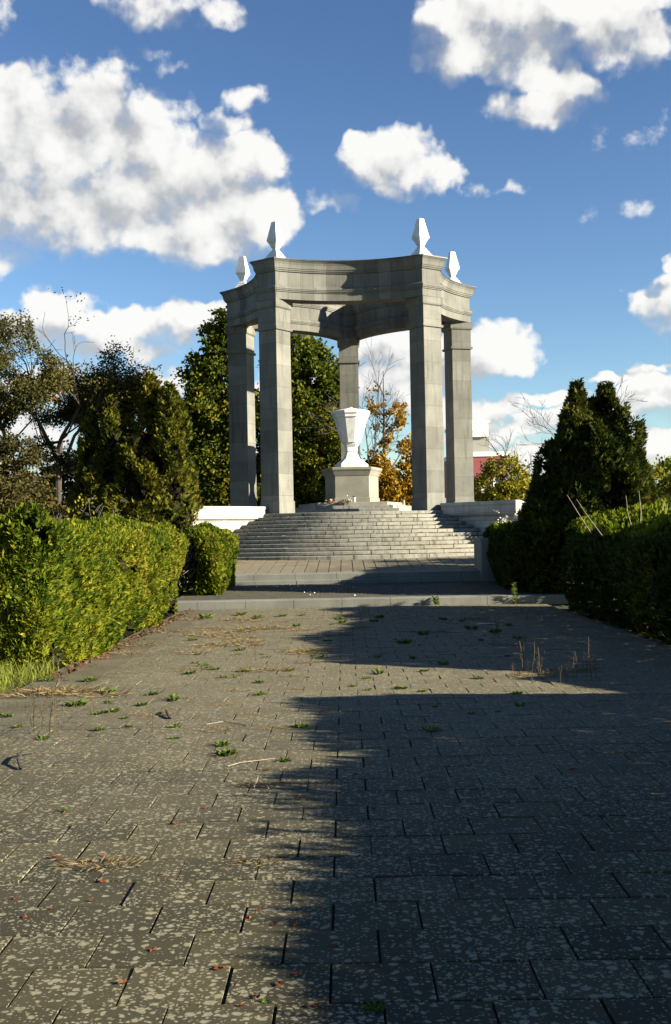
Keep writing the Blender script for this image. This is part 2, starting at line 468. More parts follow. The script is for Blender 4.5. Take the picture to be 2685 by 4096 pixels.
M['moss'] = mossy()
M['ground'] = soil('rough_grass_ground', (.035, .045, .015), (.09, .085, .035), 1.2)
M['edging'] = soil('edging_concrete', (.075, .066, .04), (.13, .115, .072), 1.6)

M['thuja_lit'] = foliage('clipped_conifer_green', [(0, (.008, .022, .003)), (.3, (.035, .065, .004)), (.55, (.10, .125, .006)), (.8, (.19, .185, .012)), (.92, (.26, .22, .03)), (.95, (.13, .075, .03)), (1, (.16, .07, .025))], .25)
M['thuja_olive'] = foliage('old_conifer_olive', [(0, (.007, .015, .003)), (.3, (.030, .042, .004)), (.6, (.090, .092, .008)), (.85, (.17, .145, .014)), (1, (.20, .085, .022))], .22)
M['thuja_dark'] = foliage('dark_shaded_conifer_green', [(0, (.007, .013, .003)), (.4, (.024, .038, .005)), (.7, (.062, .072, .008)), (.9, (.12, .10, .012)), (1, (.15, .05, .018))], .2)  # conifer's dark green; on the right hedges it has shade put into the colour
M['sprout'] = foliage('backlit_sprout', [(0, (.03, .06, .004)), (.5, (.11, .15, .008)), (1, (.22, .22, .015))], .55)  # sunlit yellow put into the colour, for the bright hedge tops
M['broad_green'] = foliage('autumn_green_leaf', [(0, (.012, .026, .004)), (.35, (.045, .070, .007)), (.65, (.11, .125, .010)), (.88, (.21, .18, .015)), (1, (.32, .17, .02))], .35, nscale=.45)
M['orange'] = foliage('orange_autumn_leaf', [(0, (.08, .055, .010)), (.4, (.24, .14, .013)), (.75, (.38, .23, .02)), (1, (.30, .25, .03))], .35, nscale=.5)
M['brown_orange'] = foliage('rusty_autumn_leaf', [(0, (.05, .035, .012)), (.5, (.17, .085, .02)), (1, (.34, .17, .03))], .3)
M['locust'] = foliage('dull_autumn_leaflet', [(0, (.020, .024, .008)), (.45, (.055, .054, .015)), (.8, (.105, .088, .022)), (1, (.18, .135, .03))], .3, nscale=.6)
M['yellow_bush'] = foliage('yellowing_shrub_leaf', [(0, (.05, .06, .01)), (.4, (.15, .15, .015)), (.8, (.30, .25, .02)), (1, (.38, .30, .05))], .35)
M['brown_bush'] = foliage('brown_shrub_leaf', [(0, (.014, .016, .006)), (.5, (.045, .042, .012)), (1, (.12, .09, .022))], .25)
M['mistletoe'] = foliage('mistletoe_leaf', [(0, (.008, .014, .005)), (1, (.04, .055, .014))], .15)
M['weed'] = foliage('weed_leaf', [(0, (.03, .06, .008)), (.6, (.09, .15, .02)), (1, (.20, .20, .04))], .3)
M['straw'] = foliage('dry_straw', [(0, (.11, .08, .034)), (.6, (.21, .155, .07)), (1, (.31, .24, .12))], .2)
M['stalk'] = foliage('dry_stalk', [(0, (.045, .035, .016)), (1, (.12, .09, .045))], .2)
M['grass'] = foliage('grass_blade', [(0, (.06, .09, .012)), (.6, (.17, .20, .03)), (1, (.34, .29, .10))], .35)
M['leaf_red'] = foliage('fallen_leaf_red', [(0, (.08, .025, .01)), (.6, (.17, .055, .02)), (1, (.20, .10, .04))], .15)
M['litter'] = foliage('brown_leaf_litter', [(0, (.04, .018, .008)), (.6, (.10, .045, .02)), (1, (.16, .08, .035))], .1)
M['fluff'] = foliage('pale_seed_head', [(0, (.5, .45, .35)), (1, (.8, .78, .7))], .4)
M['bark'] = bark('grey_brown_bark', (.05, .042, .032), (.12, .105, .085))
M['bark_dark'] = bark('dark_bark', (.025, .021, .017), (.06, .05, .04))
M['twig'] = bark('pale_dry_twig', (.16, .13, .09), (.30, .25, .19))

# ------------------------------------------------------------------ ground sheet
XC, YC = .305, 39.81
def ground_z(y):
    return float(np.interp(y, [-50, 23.4, 24.2, 27.3, 28.2, 33, 46, 90, 3000], [-.05, -.05, .10, .16, .42, .60, 1.3, 1.6, 1.6]))
g = MB()
ys = [-300, -50, 0, 12, 20, 23.4, 24.2, 27.3, 28.2, 30, 33, 40, 46, 60, 90, 200, 600, 3000]
xs = [-2500, -300, -60, -20, -8, -4, 0, 4, 8, 20, 60, 300, 2500]
for i in range(len(ys)-1):
    for j in range(len(xs)-1):
        g.quad([(xs[j], ys[i], ground_z(ys[i])), (xs[j+1], ys[i], ground_z(ys[i])), (xs[j+1], ys[i+1], ground_z(ys[i+1])), (xs[j], ys[i+1], ground_z(ys[i+1]))])
tag(g.build('ground', M['ground']), kind='structure')

# ------------------------------------------------------------------ paving
def slabs(name, x0, x1, y0, y1, w, d, gx, gy, zf, mat, stagger=True, keep=None, th=.05, jit=.0025, seed=1):
    r = np.random.default_rng(seed); b = MB(); row = 0; y = y0
    while y + d*.5 < y1:
        yy = min(y + d, y1)
        x = x0 - (w*.5 if (stagger and row % 2) else 0)
        while x < x1 - .02:
            a, c = max(x, x0), min(x + w, x1)
            if c - a > .05 and (keep is None or keep((a+c)/2, (y+yy)/2)):
                jx = r.normal(0, .002, 2)
                dz = r.normal(0, jit, 4)
                za, zb = zf(y), zf(yy)
                b.box(a + gx/2 + jx[0], c - gx/2 + jx[1], y + gy/2, yy - gy/2, zf(y) - th, 0, True, (za + dz[0], za + dz[1], zb + dz[2], zb + dz[3]))
            x += w
        y += d; row += 1
    return b.build(name, mat)
# lower path
bed = MB(); bed.quad([(-3.02, -8, -.016), (4.12, -8, -.016), (4.12, 23.56, -.016), (-3.02, 23.56, -.016)])
p = slabs('path', -2.70, 4.1, -8.02, 23.55, .35, .3355, .009, .010, lambda y: 0., M['slab'], seed=2)
tag(p, kind='structure'); tag(bed.build('path_bed', M['joint']), kind='structure')
# side edging, slightly broken concrete strip along the left hedge
e = MB()
y = -8.
while y < 23.4:
    L = random.uniform(.9, 1.1)
    e.box(-3.36, -2.708, y + .004, min(y + L, 23.5) - .004, -.08, -.003 + random.uniform(-.003, .002)); y += L
tag(e.build('edging', M['edging']), kind='structure')
# terrace 1
t1 = lambda y: .16 + (y - 23.56)*.0433
bed = MB(); bed.quad([(-3.6, 23.7, t1(23.7)-.02), (4.6, 23.7, t1(23.7)-.02), (4.6, 27.32, t1(27.32)-.02), (-3.6, 27.32, t1(27.32)-.02)])
tag(bed.build('terrace_bed', M['joint']), kind='structure')
tag(slabs('terrace_lower_paving', -3.6, 4.6, 23.90, 27.29, .17, .17, .008, .006, t1, M['slab_mid'], seed=3), kind='structure')
# terrace 2
t2 = lambda y: .565 + (y - 27.42)*.05
def outside_steps(x, y): return math.hypot(x - XC, y - YC) > 7.93 or abs(x-XC) > 5.2
bed = MB(); bed.quad([(-4.6, 27.5, t2(27.5)-.010), (5.2, 27.5, t2(27.5)-.010), (5.2, 33.4, t2(33.4)-.03), (-4.6, 33.4, t2(33.4)-.03)])
tag(bed.build('terrace_upper_bed', M['joint_grass']), kind='structure')
tag(slabs('terrace_upper_paving', -4.6, 5.2, 27.74, 33.3, .30, .30, .022, .005, t2, M['slab_top'], stagger=False, keep=outside_steps, seed=4), kind='structure')

def kerb(name, x0, x1, y0, y1, z0, z1, L, off, seed=1, slope=0.):
    b = MB(); r = random.Random(seed); x = x0 - off
    while x < x1:
        a, c = max(x, x0), min(x + L, x1)
        if c - a > .04:
            j = r.uniform(-.003, .003); n = len(b.v); ch = .012
            a += .004; c -= .004
            # chamfered block
            prof = [(y1, z0), (y0 + j, z0), (y0 + j, z1 - ch), (y0 + j + ch, z1), (y1, z1 + slope)]
            ra = [(a, q[0], q[1]) for q in prof]; rb = [(c, q[0], q[1]) for q in prof]
            b.v += ra + rb
            for i in range(4):
                b.f.append((n+i, n+5+i, n+5+i+1, n+i+1)); b.uv.append([(a, prof[i][1]), (c, prof[i][1]), (c, prof[i+1][1]), (a, prof[i+1][1])])
            b.f.append((n, n+1, n+2, n+3, n+4)); b.uv.append([(0, 0)]*5)
            b.f.append((n+9, n+8, n+7, n+6, n+5)); b.uv.append([(0, 0)]*5)
        x += L
    return b.build(name, M['kerb'])
tag(kerb('kerb', -3.62, 4.7, 23.56, 23.89, -.1, .165, 1.0, .45, 1, .012), kind='structure')
tag(kerb('kerb_step', -2.86, 3.42, 27.30, 27.43, .2, .418, 1.0, .30, 2), kind='structure')
tag(kerb('kerb_upper', -2.86, 3.42, 27.42, 27.73, .3, .567, 1.0, .34, 3, .013), kind='structure')

# ------------------------------------------------------------------ staircase and platform
stair = empty('staircase', (XC, YC, 0), 'broad weathered stone staircase of curved steps fanning down from the pillared monument', 'staircase')
R1, TR, RI, Z1 = 8.01, .30, .117, .90
ANG = R_(38.4)
def step_ring(n):
    r = R1 - TR*n; zt = Z1 + RI*n; zb = (zt - RI - .03) if n else .60
    b = MB(); nb = 10 if n < 11 else 6
    da = 2*ANG/nb; a0 = -ANG - (da*.5 if n % 2 else da*.08)
    rr = random.Random(n)
    mi = []
    prof = [(r - .55, zt), (r - .018, zt), (r, zt - .018), (r - .001, zb + .058), (r - .004, zb + .044), (r - .035, zb)]
    k = 0; a = a0
    while a < ANG:
        wa = da*rr.uniform(.93, 1.07)
        s0, s1 = max(a, -ANG), min(a + wa, ANG)
        a += wa
        if s1 - s0 < .01: continue
        gap = .010/r
        dj = rr.uniform(-.004, .004); dz = rr.uniform(-.003, .003)
        seg = 4; cols = []
        for i in range(seg + 1):
            t = s0 + gap + (s1 - s0 - 2*gap)*i/seg
            cols.append([(XC + math.sin(t)*(q[0]+dj), YC - math.cos(t)*(q[0]+dj), q[1]+dz) for q in prof])
        n0 = len(b.v); P = len(prof)
        for c in cols: b.v += c
        mi += [0, 0, 0, 1, 1]*seg + [0, 0]
        for i in range(seg):
            for j in range(P-1):
                b.f.append((n0+i*P+j, n0+i*P+j+1, n0+(i+1)*P+j+1, n0+(i+1)*P+j))
                b.uv.append([(s0*r, prof[j][1])]*4)
        for cidx, rev in ((0, False), (seg, True)):
            idx = [n0+cidx*P+j for j in range(P)]
            b.f.append(tuple(reversed(idx)) if not rev else tuple(idx)); b.uv.append([(0, 0)]*P)
    o = b.build('step', M['steps'], stair); o.data.materials.append(M['moss']); o.data.polygons.foreach_set('material_index', mi); return o
for n in range(12): step_ring(n)
# platform drum
b = MB(); N = 72
def circ(r, z): return [(XC + math.cos(2*math.pi*i/N)*r, YC + math.sin(2*math.pi*i/N)*r, z) for i in range(N)]
b.rings([circ(4.60, .1), circ(4.60, 2.150), circ(4.40, 2.180)], cap0=False)
b.build('platform', M['steps'], stair)

# ------------------------------------------------------------------ polygon sweeping
def offset_poly(P, d):
    n = len(P); out = []
    for i in range(n):
        p0, p1, p2 = Vector(P[i-1]), Vector(P[i]), Vector(P[(i+1) % n])
        e0 = (p1 - p0).normalized(); e1 = (p2 - p1).normalized()
        n0 = Vector((e0.y, -e0.x)); n1 = Vector((e1.y, -e1.x))
        m_ = (n0 + n1)
        if m_.length < 1e-6: m_ = n0
        m_.normalize(); k = max(.35, m_.dot(n0))
        out.append((p1.x + m_.x*d/k, p1.y + m_.y*d/k))
    return out
def sweep(b, P, prof, cap0=True, cap1=True, u0=None):
    """P: counter-clockwise plan; prof: (z, outward offset)."""
    rings = [[(x, y, z) for x, y in offset_poly(P, d)] for z, d in prof]
    b.rings(rings, cap0, cap1, u0)
def square(cx, cy, hw, ang):
    n = Vector((math.sin(ang), -math.cos(ang))); t = Vector((math.cos(ang), math.sin(ang)))
    c = Vector((cx, cy))
    return [tuple(c + n*hw*a + t*hw*b_) for a, b_ in ((1, -1), (1, 1), (-1, 1), (-1, -1))]
def ngon(n, r, rot=0.):
    """regular polygon with a flat side toward the camera (-Y)"""
    a0 = -math.pi/2 - math.pi/n + rot
    return [(XC + r*math.cos(a0 + 2*math.pi*i/n), YC + r*math.sin(a0 + 2*math.pi*i/n)) for i in range(n)]

# ------------------------------------------------------------------ monument
mon = empty('pillared_monument', (XC, YC, 2.187), 'tall open stone rotunda with five square pillars carrying a concave five sided entablature', 'monument')
RP, HW = 4.12, .372
ANGS = [R_(a) for a in (-36, 36, 108, 180, 252)]      # outward directions measured from -Y toward +X
DZ = .035
def pc(a, r=RP): return XC + math.sin(a)*r, YC - math.cos(a)*r
for a in ANGS:
    cx, cy = pc(a)
    sq = square(cx, cy, HW, a)
    b = MB()
    sweep(b, sq, [(2.60, -.004), (8.05, -.014), (8.055, .040), (8.135, .048), (8.145, .0), (8.70 + DZ, -.004)], u0=[0, .75, 1.5, 2.25, 3.])
    sh = b.build('pillar', M['pillar'], mon)
    b = MB(); sweep(b, sq, [(2.15, .022), (2.585, .022), (2.602, .0)]); b.build('base_block', M['pillar'], sh)
    b = MB(); sweep(b, sq, [(8.70 + DZ, .0), (8.74 + DZ, .045), (8.79 + DZ, .058), (8.985 + DZ, .058)]); b.build('capital', M['pillar'], sh)
# entablature plan
def arc_between(p, q, sag, n=22):
    p = Vector(p); q = Vector(q); c = (q-p).length; r = (c*c/4 + sag*sag)/(2*sag)
    m_ = (p+q)/2; inw = (Vector((XC, YC)) - m_).normalized()
    ctr = m_ - inw*(r - sag)
    a0 = math.atan2(p.y-ctr.y, p.x-ctr.x); a1 = math.atan2(q.y-ctr.y, q.x-ctr.x)
    d = (a1 - a0 + math.pi) % (2*math.pi) - math.pi
    return [(ctr.x + r*math.cos(a0 + d*i/n), ctr.y + r*math.sin(a0 + d*i/n)) for i in range(1, n)]
def plan(rad, hw, sag):
    P = []
    for i, a in enumerate(ANGS):
        n = Vector((math.sin(a), -math.cos(a))); t = Vector((math.cos(a), math.sin(a))); c = Vector((XC, YC))
        l_, r__ = c + n*rad - t*hw, c + n*rad + t*hw
        a2 = ANGS[(i+1) % 5]; n2 = Vector((math.sin(a2), -math.cos(a2))); t2_ = Vector((math.cos(a2), math.sin(a2)))
        nx = c + n2*rad - t2_*hw
        P += [tuple(l_), tuple(r__)] + arc_between(r__, nx, sag)
    return P
PO = plan(RP + HW, HW + .012, .62)
PI_ = plan(RP - HW, .20, .52)
outer = [(8.985, 0), (9.215, 0), (9.222, .022), (9.262, .026), (9.266, .045), (9.305, .05), (9.312, .062), (9.38, .05), (9.425, -.008), (9.862, -.008), (9.868, .022), (9.91, .03), (9.914, .048), (9.962, .055), (9.966, .07),
         (10.01, .074), (10.08, .085), (10.15, .11), (10.19, .14), (10.212, .15)]
outer = [(z + DZ, d*1.28 if d > 0 else d*1.6) for z, d in outer]
b = MB()
ro = [[(x, y, z) for x, y in offset_poly(PO, d)] for z, d in outer]
ri = [[(x, y, z) for x, y in offset_poly(PI_, -d)] for z, d in outer]
b.rings(ro, False, False); 
n = len(PO)
b2 = MB(); b2.rings([list(reversed(r)) for r in ri], False, False)
off = len(b.v); b.v += b2.v; b.f += [tuple(i+off for i in f) for f in b2.f]; b.uv += b2.uv
for i in range(n):      # soffit
    k = (i+1) % n
    o0, o1, i0, i1 = ro[0][i], ro[0][k], ri[0][i], ri[0][k]
    b.quad([o0, i0, i1, o1])
    o0, o1, i0, i1 = ro[-1][i], ro[-1][k], ri[-1][i], ri[-1][k]
    b.quad([o0, o1, i1, i0])
ent = b.build('entablature', M['beam'], mon)
# thin metal roof
b = MB()
zr = 10.214 + DZ
def off3(P, d, z): return [(x, y, z) for x, y in offset_poly(P, d)]
A = off3(PO, .208, zr); B_ = off3(PO, .208, zr + .036); Cc = off3(PI_, -.208, zr + .06); Dd = off3(PI_, -.208, zr)
for i in range(n):
    k = (i+1) % n
    b.quad([A[i], A[k], B_[k], B_[i]]); b.quad([B_[i], B_[k], Cc[k], Cc[i]]); b.quad([Cc[i], Cc[k], Dd[k], Dd[i]]); b.quad([Dd[i], Dd[k], A[k], A[i]])
b.build('roof', M['metal'], ent)
# finials
FIN = [(0, .285), (.05, .285), (.075, .262), (.14, .252), (.17, .225), (.23, .185), (.27, .172), (.285, .15), (.32, .135), (.345, .130), (.36, .110), (.40, .085), (.44, .071), (.475, .083), (.49, .10), (.55, .118), (.62, .150), (.66, .176), (.70, .192), (1.295, .080), (1.325, .0)]
for a in ANGS:
    cx, cy = pc(a, 3.99)
    b = MB(); zb = 10.285
    b.rings([[(x, y, zb + z*1.03) for x, y in square(cx, cy, max(hw*1.06, .002), a)] for z, hw in FIN])
    b.build('finial', M['white'], mon)

# plinth, its tiers and the urn
pl = empty('stone_plinth', (XC, YC, 2.187), 'five sided grey stone plinth on low tiers under the white urn', 'plinth')
for rt, z0, z1 in ((2.62, 2.17, 2.335), (2.30, 2.20, 2.450), (1.98, 2.30, 2.565)):
    b = MB(); P = ngon(5, rt); b.rings([[(x, y, z) for x, y in ngon(5, rt + d)] for z, d in ((z0, 0), (z1 - .012, 0), (z1, -.015))]); b.build('tier', M['tier'] if 'tier' in M else M['steps'], pl)
def poly_rings(n, prof): return [[(x, y, z) for x, y in ngon(n, r)] for z, r in prof]
b = MB(); b.rings(poly_rings(5, [(2.55, 1.025), (2.735, 1.025), (2.75, .985), (3.495, .985)])); b.build('body', M['plinth'], pl)
b = MB(); b.rings(poly_rings(5, [(3.495, .99), (3.50, 1.005), (3.66, 1.095), (3.665, 1.085), (3.675, 1.115), (3.70, 1.115), (3.705, 1.14), (3.775, 1.14), (3.79, 1.125)])); b.build('cap', M['plinth'], pl)
ur = empty('urn', (XC, YC, 3.79), 'large white faceted stone urn standing on the plinth inside the pillars', 'urn')
b = MB(); b.rings(poly_rings(5, [(3.785, .615), (3.93, .615), (4.13, .318), (4.36, .205), (4.375, .195), (4.38, .222), (4.49, .226), (4.515, .212), (4.53, .222), (4.64, .302), (4.665, .302), (4.70, .27)])); b.build('foot', M['white'], ur)
b = MB(); b.rings(poly_rings(10, [(4.69, .335), (4.715, .342), (5.555, .598), (5.56, .632), (5.665, .640), (5.672, .662), (5.69, .676), (5.76, .682), (5.785, .665)])); b.build('bowl', M['white'], ur)
b = MB(); b.rings(poly_rings(10, [(5.785, .664), (5.90, .12), (5.905, .07), (5.935, .06)])); b.build('lid', M['white'], ur)

# ------------------------------------------------------------------ parapet (cheek) walls and end piers
def cheek(side, label):
    a_in, a_out = R_(36.7), R_(38.6)
    pin = Vector((XC + side*math.sin(a_in)*4.64, YC - math.cos(a_in)*4.64)); pout = Vector((XC + side*math.sin(a_out)*7.70, YC - math.cos(a_out)*7.70))
    e_ = (pout - pin).normalized(); pin = pin - e_*.02
    nrm = Vector((-e_.y, e_.x))
    if nrm.dot(Vector((side, 0))) < 0: nrm = -nrm
    th = 1.05
    P = [pin, pout, pout + nrm*th, pin + nrm*th]
    P = [tuple(q) for q in P]
    ar = sum(P[i][0]*P[(i+1) % 4][1] - P[(i+1) % 4][0]*P[i][1] for i in range(4))
    if ar < 0: P = P[::-1]
    o = empty('parapet_wall', (pout.x, pout.y, .4), label, 'wall')
    b = MB(); sweep(b, P, [(.3, -.10), (1.945, -.10), (1.95, -.115), (2.03, -.02)]); b.build('footing', M['wall'], o)
    b = MB(); sweep(b, P, [(2.03, .022), (2.095, .025), (2.10, .015), (2.10, -.005)]); b.build('moulding', M['wall'], o)
    b = MB(); sweep(b, P, [(2.10, -.012), (2.331, -.012)]); b.build('parapet', M['wall'], o)
    b = MB(); sweep(b, P, [(2.331, .004), (2.412, .004), (2.42, -.008)]); b.build('coping', M['wall'], o)
cheek(-1, 'sunlit pale stone parapet wall left of the steps')
cheek(1, 'shaded stone parapet wall right of the steps with one bright end')
def pier(x0, x1, y0, y1, zt, label):
    o = empty('low_pier', ((x0+x1)/2, y0, .2), label, 'pier')
    P = [(x0, y0), (x1, y0), (x1, y1), (x0, y1)]
    b = MB(); sweep(b, P, [(.1, 0), (zt - .09, 0)]); b.build('block', M['kerb'], o)
    b = MB(); sweep(b, P, [(zt - .09, .02), (zt - .01, .02), (zt, .008)]); b.build('coping', M['kerb'], o)
pier(3.25, 3.75, 27.05, 28.6, 1.345, 'low grey stone pier at the right end of the kerb beside the dark hedge')
pier(-3.40, -2.87, 27.15, 28.6, 1.25, 'low stone pier behind the left hedge beside the terrace kerb')

# ------------------------------------------------------------------ hedges
def box_surface(r, n, x0, x1, y0, y1, z0, zt, faces):
    """points on chosen faces of a box; zt(x, y) is the top."""
    areas = []
    H = float(np.ravel(zt(np.array([(x0+x1)/2]), np.array([(y0+y1)/2])))[0]) - z0
    for f in faces: areas.append({'x0': (y1-y0)*H, 'x1': (y1-y0)*H, 'y0': (x1-x0)*H, 'y1': (x1-x0)*H, 'top': (x1-x0)*(y1-y0)}[f])
    areas = np.array(areas); cnt = (areas/areas.sum()*n).astype(int)
    Ps, Ns = [], []
    for f, c in zip(faces, cnt):
        u, v = r.random(c), r.random(c)
        if f in ('x0', 'x1'):
            x = np.full(c, x0 if f == 'x0' else x1); y = y0 + u*(y1-y0); z = z0 + v*(zt(x, y)-z0); N_ = np.array([-1 if f == 'x0' else 1, 0, .25])
        elif f in ('y0', 'y1'):
            y = np.full(c, y0 if f == 'y0' else y1); x = x0 + u*(x1-x0); z = z0 + v*(zt(x, y)-z0); N_ = np.array([0, -1 if f == 'y0' else 1, .25])
        else:
            x = x0 + u*(x1-x0); y = y0 + v*(y1-y0); z = zt(x, y); N_ = np.array([0, 0, 1.])
        Ps.append(np.stack([x, y, z], 1)); Ns.append(np.tile(N_, (c, 1)))
    return np.concatenate(Ps), np.concatenate(Ns)

def hedge(name, x0, x1, y0, y1, z0, zt, n, faces, mat, label, L=.105, W=.026, rough=.10, seed=1, group=None, thin=None, rnd=.35, cut=None, gapv=-1.7):
    r = np.random.default_rng(seed)
    o = empty(name, ((x0+x1)/2, (y0+y1)/2, z0), label, 'hedge', group)
    P, N_ = box_surface(r, n, x0, x1, y0, y1, z0, zt, faces)
    nz = Noise3(seed, 3.2); nz2 = Noise3(seed+9, 9.)
    # round the shoulders and vertical corners
    top = zt(P[:, 0], P[:, 1])
    hx = np.minimum(P[:, 0]-x0, x1-P[:, 0]); hy = np.minimum(P[:, 1]-y0, y1-P[:, 1]); hz = top - P[:, 2]
    ctr = np.array([(x0+x1)/2, (y0+y1)/2, 0])
    def pull(a, b_): return np.clip(1 - a/rnd, 0, 1)**2*np.clip(1 - b_/rnd, 0, 1)**2
    k = pull(hz, np.minimum(hx, hy)) + pull(hx, hy)
    dirc = np.stack([np.sign(ctr[0]-P[:, 0])*(hx < rnd), np.sign(ctr[1]-P[:, 1])*(hy < rnd), -1.*(hz < rnd)], 1)
    P = P + unit(dirc + 1e-6)*k[:, None]*rnd*.42
    disp = nz(P)*rough + nz2(P)*rough*.45
    P = P + N_*disp[:, None] - N_*np.abs(r.normal(0, .05, len(P)))[:, None]
    # foot draws in a little
    low = np.clip(1 - (P[:, 2]-z0)/.35, 0, 1)
    P = P - N_*(low*.14)[:, None]*np.array([1, 1, 0])
    keepm = (nz2(P*1.3) + .5*nz(P*2) > gapv)
    if thin is not None: keepm &= ~thin(P)
    if cut is not None: keepm &= ~cut(P)
    P, N_ = P[keepm], N_[keepm]
    Dr = N_*.75 + np.array([0, 0, .45]) + r.normal(0, .55, (len(P), 3))
    V, F = spray_arrays(P - unit(Dr)*L*.5, Dr, L, W, r)
    link('foliage', np_mesh('foliage', V, F), mat, o)
    # woody inside
    b = MB(); rr = random.Random(seed)
    nst = max(4, int((y1-y0)*2.2))
    for i in range(nst):
        y = y0 + .25 + (y1-y0-.5)*(i + rr.uniform(-.2, .2))/max(1, nst-1); x = (x0+x1)/2 + rr.uniform(-.25, .25)
        hgt = float(zt(np.array([x]), np.array([y]))[0]) - z0 - .12
        q = Vector((x, y, z0 - .05)); r0 = .035
        top_ = Vector((x + rr.uniform(-.1, .1), y + rr.uniform(-.1, .1), z0 + hgt*.9))
        b.tube(q, top_, r0, .012)
        for j in range(9):
            f = rr.uniform(.1, .9); s = q.lerp(top_, f)
            a = rr.uniform(0, 6.28); ln = rr.uniform(.3, .55)
            b.tube(s, s + Vector((math.cos(a)*ln, math.sin(a)*ln, rr.uniform(.05, .3))), .010, .004, 4)
    b.build('stems', M['bark_dark'], o)
    # dark filler leaves added inside to keep the light out
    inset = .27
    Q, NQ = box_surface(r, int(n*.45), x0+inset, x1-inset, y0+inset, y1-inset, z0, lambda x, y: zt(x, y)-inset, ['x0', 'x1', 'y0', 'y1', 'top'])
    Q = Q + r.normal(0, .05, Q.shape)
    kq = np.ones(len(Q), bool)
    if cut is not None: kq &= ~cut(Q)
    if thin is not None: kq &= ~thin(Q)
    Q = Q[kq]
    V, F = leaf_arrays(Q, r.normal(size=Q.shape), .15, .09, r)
    link('inner_light_block', np_mesh('inner_light_block', V, F), M['brown_inner'], o)
    return o
M['brown_inner'] = foliage('dark_inner_filler', [(0, (.006, .006, .003)), (.7, (.014, .013, .006)), (1, (.028, .022, .010))], .05)  # near-black filler, added inside hedges and conifers to block light

hn = Noise3(41, .9); hn2 = Noise3(42, 2.6)
def P3(x, y): return np.stack([np.asarray(x, float), np.asarray(y, float), np.zeros_like(np.asarray(x, float))], 1)
def top_left(x, y): return np.interp(y, [12, 15, 19, 23], [1.72, 1.70, 1.66, 1.60]) + hn(P3(np.atleast_1d(x), np.atleast_1d(y)))*.025
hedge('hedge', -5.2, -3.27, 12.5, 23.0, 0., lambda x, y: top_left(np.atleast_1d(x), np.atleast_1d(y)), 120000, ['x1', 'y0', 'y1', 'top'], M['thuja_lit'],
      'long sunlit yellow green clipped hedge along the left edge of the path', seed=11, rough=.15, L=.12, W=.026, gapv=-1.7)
def thin_patch(P): return (P[:, 0] < -3.25) & (P[:, 0] > -4.4) & (P[:, 1] < 25.35) & (P[:, 2] > .42) & (P[:, 2] < 1.50) & (hn2(P*2) > -.55)
h2 = hedge('hedge', -5.7, -2.66, 24.8, 28.3, .12, lambda x, y: 1.60 + hn(P3(np.atleast_1d(x), np.atleast_1d(y)))*.03, 50000, ['x1', 'y0', 'y1', 'top'], M['thuja_lit'],
      'short clipped hedge left of the terrace with a bare patch of dead twigs', seed=12, thin=thin_patch)
b = MB(); rr = random.Random(5)
for i in range(150):
    p = Vector((rr.uniform(-4.45, -3.3), 25.3, rr.uniform(.35, 1.45))); d = Vector((rr.uniform(-.5, .8), -1, rr.uniform(-.5, .9))).normalized(); r0 = rr.uniform(.006, .014)
    for k in range(5):
        q = p + d*rr.uniform(.07, .14); b.tube(p, q, r0, r0*.8, 4); p = q; r0 *= .8
        d = (d + Vector((rr.uniform(-.8, .8), rr.uniform(-.35, .35), rr.uniform(-.7, .5)))).normalized()
        if p.y < 24.92: d.y = abs(d.y)
b.build('bare_twigs', M['twig'], h2)

def top_right(x, y):
    x = np.atleast_1d(x); y = np.atleast_1d(y)
    h = np.interp(y, [-10, 2, 9.1, 9.6, 11.5, 12.0, 15, 17, 18.2, 19.5, 22], [1.40, 1.46, 1.52, .70, .72, 1.50, 1.52, 1.46, 1.38, 1.44, 1.49])
    return h + np.clip((x - 4.25)*.22, 0, .4) + hn(P3(x, y))*.06 + hn2(P3(x, y))*.05
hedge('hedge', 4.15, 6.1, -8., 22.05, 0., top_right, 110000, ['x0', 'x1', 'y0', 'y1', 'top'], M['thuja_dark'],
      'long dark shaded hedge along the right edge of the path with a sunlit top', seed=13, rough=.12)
def cut_front(P): return (P[:, 0] < 3.35 + np.clip(28.2 - P[:, 1], 0, 9)*.19 - .02)
h4 = hedge('hedge', 3.45, 6.2, 24.15, 28.3, .12, lambda x, y: 1.50 + np.clip((np.atleast_1d(y)-26.)*.05, 0, .15) + hn2(P3(np.atleast_1d(x), np.atleast_1d(y)))*.04, 50000, ['x0', 'x1', 'y0', 'y1', 'top'], M['thuja_dark'],
      'short dark hedge right of the terrace with pale seed fluff on its top', seed=14, rough=.13)
rs = np.random.default_rng(15); n = 6000
n = 11000; Px = 4.3 + rs.random(n)*1.3; Py = -3. + rs.random(n)*25.0
Pz = top_right(Px, Py); hs_ = .05 + .20*np.clip(hn2(P3(Px*1.3, Py*1.3)) + .35, 0, 1.3)
P = np.stack([Px, Py, Pz - .05 + rs.random(n)*hs_*.8], 1); kk = ~((Py > 9.) & (Py < 12.1)); P = P[kk]
V, F = spray_arrays(P, rs.normal(0, .35, P.shape) + np.array([0, 0, 1.]), .10, .034, rs)
hr0 = [o for o in COL.objects if o.name.startswith('hedge') and 'right edge' in o.get('label', '')][0]
link('sprouts', np_mesh('sprouts', V, F), M['sprout'], hr0)
Px = 3.55 + rs.random(5000)*1.7; Py = 25.2 + rs.random(5000)*2.9; P = np.stack([Px, Py, 1.50 + rs.random(5000)*(.06 + .16*np.clip(hn2(P3(Px*1.3, Py*1.3)) + .4, 0, 1.2))], 1)
V, F = spray_arrays(P, rs.normal(0, .4, P.shape) + np.array([0, 0, 1.]), .10, .034, rs); link('sprouts', np_mesh('sprouts', V, F), M['sprout'], h4)
